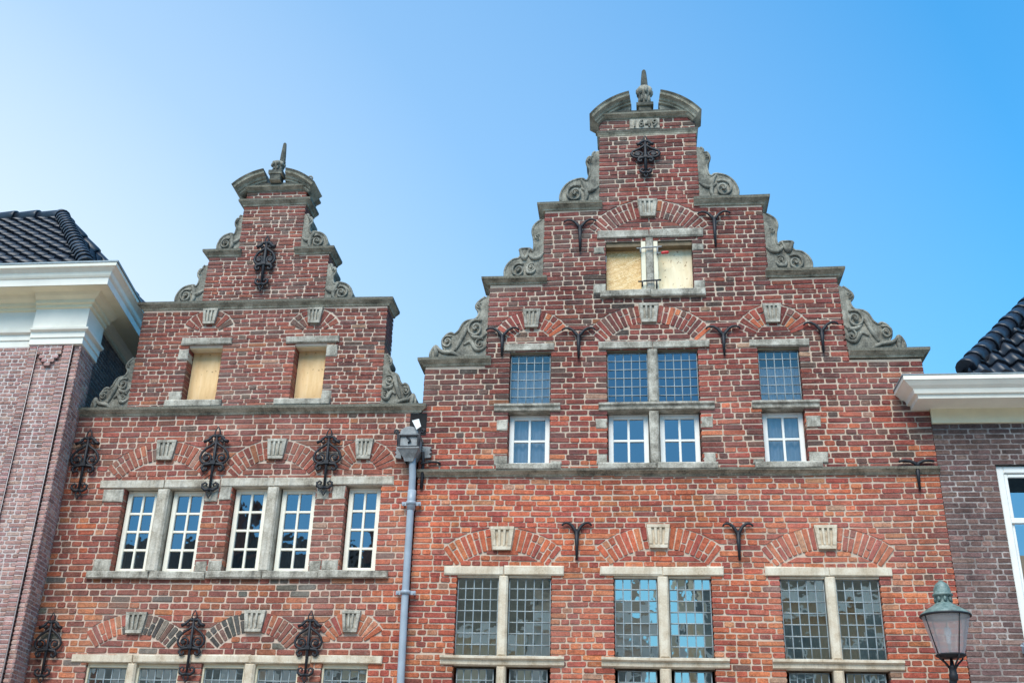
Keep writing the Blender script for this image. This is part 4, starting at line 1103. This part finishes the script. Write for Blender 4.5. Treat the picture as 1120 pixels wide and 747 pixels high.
# =================================================================== WALL LANTERN
lx, ly = 3.012, -.8
ln = empty('wall_lantern', (lx, ly, 3.3), None, 'old street lantern with a verdigris copper cap on a black wall bracket at lower right', 'lantern')
m = MB()
m.lathe((lx, ly, 0), [(.02, 4.115), (.035, 4.10), (.055, 4.085), (.078, 4.04), (.082, 3.99), (.095, 3.985), (.097, 3.968), (.075, 3.96), (.066, 3.93), (.07, 3.905), (.085, 3.89), (.12, 3.865), (.17, 3.835), (.215, 3.805), (.238, 3.785), (.236, 3.775), (.2, 3.78)][::-1], 28)
cap_o = m.build('cap', 'copper', ln)
m = MB()
for k in range(8):
    a = 2 * pi * k / 8; m.tube([(lx + .07 * cos(a), ly + .07 * sin(a), 3.955), (lx + .076 * cos(a), ly + .076 * sin(a), 3.905)], .016, 6)
m.build('vent_rib', 'copper', cap_o)
m = MB()
def hoop(mb, r, z, rr, n=32): mb.tube([(lx + r * cos(2 * pi * k / n), ly + r * sin(2 * pi * k / n), z) for k in range(n + 1)], rr, 6, False)
hoop(m, .232, 3.772, .012); hoop(m, .132, 3.40, .010)
for a in (.35, 1.92, 3.49, 5.06):
    m.tube([(lx + .228 * cos(a), ly + .228 * sin(a), 3.77), (lx + .133 * cos(a), ly + .133 * sin(a), 3.40)], .0055, 5)
    m.tube([(lx + .13 * cos(a), ly + .13 * sin(a), 3.395), (lx + .125 * cos(a), ly + .125 * sin(a), 3.37), (lx + .07 * cos(a), ly + .07 * sin(a), 3.325), (lx + .035 * cos(a), ly + .035 * sin(a), 3.28)], .009, 6)
m.lathe((lx, ly, 0), [(.03, 3.37), (.128, 3.385), (.13, 3.40), (.10, 3.405), (.03, 3.41)], 24)
m.lathe((lx, ly, 0), [(.022, 3.16), (.04, 3.17), (.043, 3.22), (.036, 3.235), (.034, 3.28), (.04, 3.29), (.02, 3.31), (.012, 3.38)], 14)
m.build('frame', 'iron', ln)
m = MB()
m.lathe((lx, ly, 0), [(.128, 3.405), (.224, 3.768)], 32); m.f = m.f[:-2]
m.build('glass', 'lantern_glass', ln)
m = MB(); m.lathe((lx, ly, 0), [(.012, 3.50), (.022, 3.52), (.024, 3.57), (.034, 3.60), (.036, 3.635), (.024, 3.665), (.008, 3.67)], 14); m.build('bulb', 'porcelain', ln)
m = MB(); m.tube([(lx, ly, 3.41), (lx, ly, 3.50)], .012, 8); m.tube([(lx, ly, 3.67), (lx, ly, 3.78)], .007, 6); m.build('lamp_rod', 'zinc', ln)
m = MB()
m.tube([(lx, ly, 3.20), (lx - .01, ly + .02, 3.14), (lx - .05, ly + .16, 3.03), (lx - .08, ly + .4, 2.90), (lx - .1, ly + .72, 2.80), (lx - .1, -.02, 2.78)], [.038, .036, .034, .032, .030, .030], 10)
m.tube([(lx - .09, ly + .5, 2.86), (lx - .095, ly + .62, 2.62), (lx - .1, -.03, 2.45)], .018, 8)
m.box(lx - .16, lx - .04, -.045, -.012, 2.36, 2.92, 0, .006)
m.build('bracket', 'iron', ln)

# =================================================================== TILED ROOFS
def tile_slope(mb, o, e, u, length, height, cut0, cut1, cw=.21, rh=.27, amp=.032, lift=.04, nrm=None):
    """pantiles on a slope: o eaves corner, e along the eaves, u up the slope; cut0/cut1(t) = start/end along e at slope distance t"""
    o = Vector(o); e = Vector(e).normalized(); u = Vector(u).normalized(); n = nrm or e.cross(u).normalized()
    rows = int(height / rh) + 1; per = 8
    for r in range(rows):
        t0 = r * rh; t1 = min((r + 1) * rh, height)
        if t1 - t0 < .02: continue
        s0, s1 = cut0((t0 + t1) / 2), cut1((t0 + t1) / 2)
        k0 = math.floor(s0 / (cw / per)); k1 = math.ceil(s1 / (cw / per))
        prev = None
        jr = {}
        for k in range(k0, k1 + 1):
            s = k * cw / per
            ph = (s / cw) % 1.0
            tile = math.floor(s / cw)
            if tile not in jr: jr[tile] = RND.uniform(-.006, .006)
            # S-shaped pantile: wide trough, steep roll
            hgt = amp * (sin(2 * pi * ph) + .35 * sin(4 * pi * ph + .6)) + jr[tile]
            sc0 = min(max(s, cut0(t0)), cut1(t0)); sc1 = min(max(s, cut0(t1)), cut1(t1))
            a = mb.add(o + e * sc0 + u * (t0 - .03) + n * (hgt + lift)); b = mb.add(o + e * sc1 + u * t1 + n * hgt)
            c = mb.add(o + e * sc0 + u * (t0 - .03) + n * (hgt - .002))
            if prev:
                mb.smooth.add(len(mb.f)); mb.f.append([prev[0], a, b, prev[1]])
                mb.f.append([prev[2], c, a, prev[0]])
            prev = (a, b, c)
def hip_tiles(mb, p0, p1, r=.11, ln=.34, sink=.02):
    p0, p1 = Vector(p0), Vector(p1); d_ = (p1 - p0); L = d_.length; d_.normalize(); n = max(1, int(L / ln))
    for k in range(n + 1):
        a = p0 + d_ * (k * ln); b = p0 + d_ * min((k + 1) * ln + .05, L + .06)
        if (b - a).length < .08: continue
        j = RND.uniform(-.008, .008)
        mb.tube([a + Vector((0, 0, j)), a + d_ * .03 + Vector((0, 0, j + .004)), b], [r * 1.16, r * 1.16, r * .92], 14)

# =================================================================== LEFT NEIGHBOUR
YF = -.36
SH = .155
def TN(p): return (p[0] - SH * (p[1] - YF), p[1], p[2])          # its flank runs back at a slight angle
LN = empty('town_house', (-9, 0, 0), None, 'purple-brown brick house at the left edge with a deep white cornice', 'house')
P_purp = [(5, (.43, .225, .21)), (4, (.49, .275, .255)), (3, (.36, .185, .175)), (1.5, (.55, .34, .31)), (.3, (.28, .15, .145))]
XS = -6.69
def TF(p): return TN((p[0], p[1] + YF, p[2]))
wb, wm = MB(TF), MB(TF)
fb = [(1.4, 7.06, -13.5, XS, -13.5, XS)]
brick_wall(wb, wm, [(1.4, 7.06, -13.5, -7.33, -13.5, -7.33)], [], [], .0505, pal_const(P_purp), 21, L=.165, joint=.0085, bond='dutch', gable=.02, prot=.007, mj=.0012)
# corner pier: two raised strips and a sunk panel between them
def TP(p): return TN((p[0], p[1] + YF - .05, p[2]))
def TPP(p): return TN((p[0], p[1] + YF - .012, p[2]))
wb2, wm2 = MB(TP), MB(TP)
for xa, xb, sd in ((-7.345, -7.245, 22), (-6.91, -6.795, 23)):
    brick_wall(wb2, wm2, [(1.4, 7.06, xa, xb, xa, xb)], [], [], .0505, pal_const(P_purp), sd, L=.21, joint=.0085, bond='dutch', gable=.06, prot=.007, mj=.0012)
brick_wall(wb2, wm2, [(6.93, 7.06, -7.235, -6.92, -7.235, -6.92)], [], [], .0505, pal_const(P_purp), 25, L=.165, joint=.0085, bond='dutch', gable=.05, prot=.007, mj=.0012)
for k in range(3):
    hw = .125 - k * .042
    brick_wall(wb2, wm2, [(6.93 - .0505 * (k + 1), 6.93 - .0505 * k, -7.078 - hw, -7.078 + hw, -7.078 - hw, -7.078 + hw)], [], [], .0505, pal_const(P_purp), 26 + k, L=.165, joint=.0085, bond='dutch', gable=.05, prot=.007, mj=.0012)
wb3, wm3 = MB(TPP), MB(TPP)
brick_wall(wb3, wm3, [(1.4, 6.95, -7.245, -6.91, -7.245, -6.91)], [], [], .0505, pal_const(P_purp), 24, L=.165, joint=.0085, bond='dutch', gable=.02, prot=.007, mj=.0012)
brick_wall(wb3, wm3, [(1.4, 7.06, -6.782, XS - .002, -6.782, XS - .002)], [], [], .0505, pal_const(P_purp), 29, L=.21, joint=.0085, bond='dutch', gable=.02, prot=.007, mj=.0012)
# flank: local u runs from the front corner backwards; outward normal +x
def TSIDE(p): return TN((XS - p[1], YF - .05 + p[0], p[2]))
def TSIDE2(p): return TN((XS - .07 - p[1], YF + p[0], p[2]))
wb4, wm4 = MB(TSIDE), MB(TSIDE)
brick_wall(wb4, wm4, [(1.4, 7.06, .01, .52, .01, .52)], [], [], .0505, pal_const(P_purp), 31, L=.165, joint=.0085, bond='dutch', gable=.02, prot=.007, mj=.0012)
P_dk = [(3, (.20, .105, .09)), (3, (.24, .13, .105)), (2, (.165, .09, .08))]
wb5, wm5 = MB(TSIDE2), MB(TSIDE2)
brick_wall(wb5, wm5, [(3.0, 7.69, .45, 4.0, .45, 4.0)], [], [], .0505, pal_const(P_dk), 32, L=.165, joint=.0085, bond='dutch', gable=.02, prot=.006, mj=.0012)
for a in (wm2, wm3, wm4):
    off = len(wm.v); wm.v += a.v; wm.c += a.c; wm.f += [[i + off for i in f] for f in a.f]
for a in (wb2, wb3, wb4):
    off = len(wb.v); n0 = len(wb.f); wb.v += a.v; wb.c += a.c; wb.f += [[i + off for i in f] for f in a.f]
wo = wm.build('wall', 'mortar_pale', LN); wb.build('brickwork', 'brick_new', wo, col=True)
for xa, ya in ((-7.238, -.008), (-6.788, -.012)):
    wj = MB(TP); wj.tube([(xa, ya, 1.4), (xa, ya, 7.05)], .0045, 6); wj.build('mortar_joint', 'mortar_pale', LN)
wo = wm5.build('flank_wall', 'mortar_dark', LN); wb5.build('brickwork', 'brick_dark', wo, col=True)
b = MB(TN); b.box(-13.4, XS - .12, YF + .1, 8, 0, 7.7); b.build('body', 'brick_far', LN)

def entab(name, mat, prof, x0, x1, y, yback, parent, T):
    """moulded band along the front with a return along the flank: prof = (projection, z)"""
    m = MB(T); rows = []
    for p, z in prof: rows.append([(x0, y - p, z), (x1 + p, y - p, z), (x1 + p, yback, z)])
    ids = [[m.add(q) for q in r] for r in rows]
    for a, c in zip(ids, ids[1:]):
        for k in range(2): m.f.append([a[k], a[k + 1], c[k + 1], c[k]])
    for r, fl in ((rows[0], True), (rows[-1], False)):
        q = [m.add(p) for p in r] + [m.add((x0, yback, r[0][2]))]
        m.f.append(q[::-1] if fl else q)
    e1 = [m.add(r[-1]) for r in rows] + [m.add((x1 - .1, yback, rows[-1][0][2])), m.add((x1 - .1, yback, rows[0][0][2]))]
    m.f.append(e1)
    return m.build(name, mat, parent)
ex, ey = XS, YF - .05
arch_prof = [(.01, 7.055), (.02, 7.06), (.02, 7.14), (.035, 7.145), (.035, 7.215), (.075, 7.235), (.08, 7.26), (.03, 7.275)]
frz = [(.028, 7.27), (.028, 7.54)]
bedp = [(.03, 7.535), (.055, 7.545), (.06, 7.58), (.095, 7.59), (.10, 7.63), (.155, 7.66), (.19, 7.705)]
corona = [(.19, 7.700), (.335, 7.704), (.34, 7.79), (.355, 7.80)]
cyma = [(.352, 7.80), (.365, 7.82), (.375, 7.86), (.42, 7.90), (.44, 7.905), (.445, 7.94), (.42, 7.95)]
# main front (set back) and the pier break
for nm, mat, pf in (('architrave', 'soft_white_paint', arch_prof), ('frieze', 'soft_white_paint', frz), ('bed_moulding', 'cream_paint', bedp)):
    entab(nm, mat, pf, -13.5, -7.40, YF + .02, YF + .3, LN, TN)
    entab(nm, mat, pf, -7.36, ex, ey, .16, LN, TN)
# flank set-back pieces
def TB(p): return TN((p[0] - .13, p[1], p[2]))
for nm, mat, pf in (('bed_moulding', 'cream_paint', bedp[2:]),):
    entab(nm, mat, pf, -8.5, ex, .2, 5, LN, TB)
entab('cornice', 'soft_white_paint', corona, -13.5, ex - .02, ey, 5.5, LN, TN)
entab('cornice_moulding', 'ivory_paint', cyma, -13.5, ex - .02, ey, 5.5, LN, TN)
m = MB(TN); m.face([(-13.5, ey - .33, 7.6995), (ex + .31, ey - .33, 7.6995), (ex + .31, 5.4, 7.6995), (-13.5, 5.4, 7.6995)]); m.build('soffit', 'cream_paint', LN)
m = MB(TN); m.box(-13.5, ex + .44, ey - .45, 5.5, 7.948, 7.97); m.build('gutter_edge', 'lead', LN)
# hip roof
ez = 7.97
cA = Vector(TN((-6.74, -.70, ez))); rdg = Vector((-8.56, 1.55, 10.12)); back = Vector((-6.50, 2.7, ez))
m = MB()
up = Vector((0, rdg.y - cA.y, rdg.z - ez)); H = up.length
slx = (cA.x - rdg.x) / H
tile_slope(m, (-13.5, cA.y, ez), (1, 0, 0), up, 7, H, lambda t: 0.0, lambda t: cA.x + 13.5 - slx * t, cw=.195, rh=.205)
# right-hand slope
e2 = (back - cA); L2 = e2.length; e2n = e2.normalized()
foot = cA + e2n * ((rdg - cA).dot(e2n)); up2 = rdg - foot; H2 = up2.length; f0 = (rdg - cA).dot(e2n)
tile_slope(m, cA, e2n, up2, L2, H2, lambda t: f0 * t / H2, lambda t: L2 - (L2 - f0) * t / H2, cw=.195, rh=.205)
m.face([(-13.5, rdg.y, rdg.z - .02), (rdg.x, rdg.y, rdg.z - .02), (back.x, back.y, ez), (-13.5, back.y, ez)])
ro = m.build('roof', 'black_tile', LN)
m = MB(); hip_tiles(m, cA + Vector((0, .05, .05)), rdg + Vector((0, 0, .03)), .10, .20); hip_tiles(m, back + Vector((0, 0, .04)), rdg + Vector((0, 0, .02)), .09, .3)
hip_tiles(m, rdg + Vector((0, 0, 0)), (-13.5, rdg.y, rdg.z), .10, .36); m.build('hip_tiles', 'black_tile', ro)

# =================================================================== RIGHT NEIGHBOUR
RN = empty('town_house', (6, 0, 0), None, 'dark purple-brown brick house at the right edge with a white sash window', 'house')
P_rn = [(5, (.215, .115, .108)), (4, (.26, .145, .133)), (3, (.175, .095, .09)), (1, (.31, .185, .165))]
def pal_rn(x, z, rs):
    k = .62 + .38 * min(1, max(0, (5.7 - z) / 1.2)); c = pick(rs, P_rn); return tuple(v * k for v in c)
def TR(p): return (p[0], p[1] - .005, p[2])
wb, wm = MB(TR), MB(TR)
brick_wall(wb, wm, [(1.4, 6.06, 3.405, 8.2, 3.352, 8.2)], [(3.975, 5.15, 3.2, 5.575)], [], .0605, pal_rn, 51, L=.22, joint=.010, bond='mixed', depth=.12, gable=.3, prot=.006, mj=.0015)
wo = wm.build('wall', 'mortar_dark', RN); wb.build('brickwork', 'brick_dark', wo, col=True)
b = MB(); b.face([(3.42, 7, 0), (8.2, 7, 0), (8.2, 7, 6.3), (3.42, 7, 6.3)]); b.face([(8.2, .2, 0), (8.2, 7, 0), (8.2, 7, 6.3), (8.2, .2, 6.3)]); b.face([(3.42, .1, 3.0), (8.2, .1, 3.0), (8.2, 7, 3.0), (3.42, 7, 3.0)]); b.build('rear_wall', 'brick_far', RN)
m = MB(); m.box(3.36, 8.2, -.04, .3, 6.055, 6.31, 0, .004); m.build('frieze', 'cream_paint', RN)
prof = [(.20, 6.155), (.21, 6.20), (.26, 6.205), (.265, 6.26), (.29, 6.265), (.30, 6.275), (.35, 6.34), (.36, 6.345), (.36, 6.395), (.345, 6.405)]
prof = [(.36, 6.30), (.365, 6.345), (.39, 6.35), (.40, 6.40), (.435, 6.43), (.47, 6.475), (.48, 6.48), (.48, 6.525), (.46, 6.53)]
m = MB(); rows = []
for p, z in prof: rows.append([(3.40 - max(p - .18, .02) * 1.35, .01, z), (3.40 - max(p - .18, .02) * 1.35, -p, z), (8.2, -p, z)])
rows = [[(x, y, z - .075) for x, y, z in r] for r in rows]
ids = [[m.add(q) for q in r] for r in rows]
for a, c in zip(ids, ids[1:]):
    for k in range(2): m.f.append([a[k], a[k + 1], c[k + 1], c[k]])
for r, fl in ((rows[0], 1), (rows[-1], 0)):
    q = [m.add(p) for p in r] + [m.add((8.2, .01, r[0][2]))]; m.f.append(q[::-1] if fl else q)
m.build('cornice', 'soft_white_paint', RN)
m = MB(); m.face([(3.40 - .24, .01, 6.2265), (3.40 - .24, -.355, 6.2265), (8.2, -.355, 6.2265), (8.2, .01, 6.2265)]); m.build('soffit', 'cream_paint', RN)
m = MB(); m.box(2.985, 8.2, -.485, .0, 6.456, 6.47); m.build('gutter_edge', 'lead', RN)
# sash window
W = empty('window', (4.5 - 6, 0, 0), RN)
m = MB(); m.box(3.98, 4.06, .03, .11, 3.25, 5.57, 0, .008); m.box(5.07, 5.15, .03, .11, 3.25, 5.57, 0, .008); m.box(4.06, 5.07, .031, .11, 5.49, 5.57, 0, .008); m.build('frame', 'white_paint', W)
m = MB(); m.box(4.06, 4.10, .05, .09, 4.99, 5.485, 0, .006); m.box(5.03, 5.07, .05, .09, 4.99, 5.485, 0, .006); m.box(4.10, 5.03, .051, .09, 5.445, 5.485, 0, .006); m.box(4.06, 5.07, .045, .09, 4.93, 4.99, 0, .006)
m.box(4.06, 4.10, .075, .11, 3.3, 4.93, 0, .006); m.box(5.03, 5.07, .075, .11, 3.3, 4.93, 0, .006); m.box(4.10, 5.03, .08, .11, 4.145, 4.175, 0, .004); m.box(4.06, 5.07, .075, .11, 3.25, 3.3, 0, .006)
m.build('sash', 'white_paint', W)
m = MB(); panes(m, 4.09, 5.04, 4.98, 5.455, 1, 1, .07, .002); panes(m, 4.09, 5.04, 4.16, 4.95, 1, 1, .095, .002); panes(m, 4.09, 5.04, 3.29, 4.16, 1, 1, .095, .002); m.build('pane', 'glass', W)
# hip roof
cB = Vector((3.60, -.44, 6.475)); top = Vector((6.1, 1.75, 9.08))
m = MB(); up = Vector((0, top.y - cB.y, top.z - cB.z)); H = up.length; slx = (top.x - cB.x) / H
tile_slope(m, cB, (1, 0, 0), up, 5, H, lambda t: slx * t, lambda t: 4.9, cw=.22, rh=.25)
e2 = Vector((0, 1, 0)); foot = Vector((cB.x, top.y, cB.z)); up2 = top - foot; H2 = up2.length
m.face([cB, top, Vector((8.2, top.y, top.z)), Vector((8.2, 4, cB.z)), Vector((cB.x, 4, cB.z))][:2] + [Vector((cB.x, 4, cB.z))])
m.face([top, (8.2, top.y, top.z), (8.2, 4, cB.z), (cB.x, 4, cB.z)])
ro = m.build('roof', 'black_tile', RN)
m = MB(); hip_tiles(m, cB + Vector((.12, .1, .10)), top + Vector((0, 0, .06)), .105, .22); m.build('hip_tiles', 'black_tile', ro)
# blue-grey fitting at the right edge
fe = MB(); fe.box(3.935, 4.06, -.10, -.012, 3.55, 3.65, 0, .01); fe.tube([(3.95, -.06, 3.60), (3.91, -.09, 3.62)], .012, 6); fe.tube([(3.99, -.10, 3.60), (3.99, -.15, 3.58)], .03, 10)
fe.build('wall_fitting', 'pipe', None, 'small blue-grey fitting on the dark brick wall at the right edge', 'wall fitting', origin=(3.93, 0, 3.6))

# =================================================================== OPPOSITE SIDE OF THE STREET
YO = -17.2
def opp(x0, x1, ze, zr, wallm, lab, band=None, cols=3, rows=2, chim=None):
    e = empty('town_house', ((x0 + x1) / 2, YO, 0), None, lab, 'house', 'houses across the street')
    T = lambda p: (p[0], YO - p[1], p[2])
    m = MB(T)
    m.box(x0 + .02, x1 - .02, 0, 7, 0, ze); m.f = [f[::-1] for f in m.f]; m.build('wall', wallm, e)
    m = MB(T); mx = (x0 + x1) / 2
    m.face([(x0, -.3, ze), (x1, -.3, ze), (x1, 3.3, zr), (x0, 3.3, zr)]); m.face([(x0, 7.3, ze), (x1, 7.3, ze), (x1, 3.3, zr), (x0, 3.3, zr)])
    m.face([(x0 + .02, 0, ze), (x0 + .02, 7, ze), (x0 + .02, 3.3, zr - .2)]); m.face([(x1 - .02, 0, ze), (x1 - .02, 7, ze), (x1 - .02, 3.3, zr - .2)])
    r = m.build('roof', 'far_roof', e)
    if chim:
        c = MB(T); c.box(chim - .4, chim + .4, 2.9, 3.6, zr - .5, zr + 1.0, 0, .0); c.box(chim - .46, chim + .46, 2.84, 3.66, zr + 1.0, zr + 1.15); c.build('chimney', 'brick_far_red', r)
    m = MB(T); m.box(x0 + .03, x1 - .03, -.28, 0, ze - .42, ze - .005); m.build('cornice', 'white_paint', e)
    h = (ze - .9) / rows
    for i in range(cols):
        for k in range(rows):
            cx = x0 + (x1 - x0) * (i + .5) / cols; zc = .55 + h * (k + .5)
            f = MB(T); ww, hh = .5, h * .34
            f.box(cx - ww, cx + ww, -.03, .0, zc + hh - .08, zc + hh); f.box(cx - ww, cx + ww, -.03, 0, zc - hh, zc - hh + .08); f.box(cx - ww, cx - ww + .08, -.03, 0, zc - hh + .08, zc + hh - .08); f.box(cx + ww - .08, cx + ww, -.03, 0, zc - hh + .08, zc + hh - .08); f.box(cx - ww + .08, cx + ww - .08, -.028, 0, zc, zc + .05)
            fo = f.build('window', 'white_paint', e)
            p = MB(T); p.face([(cx - ww, -.006, zc - hh), (cx + ww, -.006, zc - hh), (cx + ww, -.006, zc + hh), (cx - ww, -.006, zc + hh)]); p.build('pane', 'far_pane', fo)
opp(-24, -14.5, 7.4, 10.0, 'brick_far_red', 'red brick house across the street, leftmost of the row seen in reflection', cols=4, chim=-17)
opp(-14.5, -8.5, 7.0, 10.1, 'plaster_white', 'white plastered house across the street with a red chimney', cols=3, chim=-12.5)
opp(-8.5, -2.6, 6.9, 9.6, 'plaster_cream', 'cream plastered house across the street beside the white one', cols=3, chim=-7.6)
opp(-2.6, .6, 7.3, 8.6, 'plaster_white', 'narrow low white plastered house across the street', cols=2)
opp(1.6, 3.0, 9.0, 9.6, 'plaster_cream', 'slim tall cream house front across the street', cols=1, rows=3)
opp(3.0, 9.0, 7.9, 10.6, 'brick_far', 'brown brick house across the street with a cream cornice', cols=3, chim=7.6)
opp(9.0, 20, 6.6, 12.2, 'plaster_white', 'white house with a steep black roof across the street, rightmost of the row', cols=4)

# =================================================================== RENDER SETTINGS
scene.view_settings.view_transform = 'Standard'; scene.view_settings.look = 'None'; scene.view_settings.exposure = 0
scene.render.engine = 'CYCLES'
scene.cycles.use_denoising = True
scene.cycles.max_bounces = 10; scene.cycles.diffuse_bounces = 5; scene.cycles.transparent_max_bounces = 16
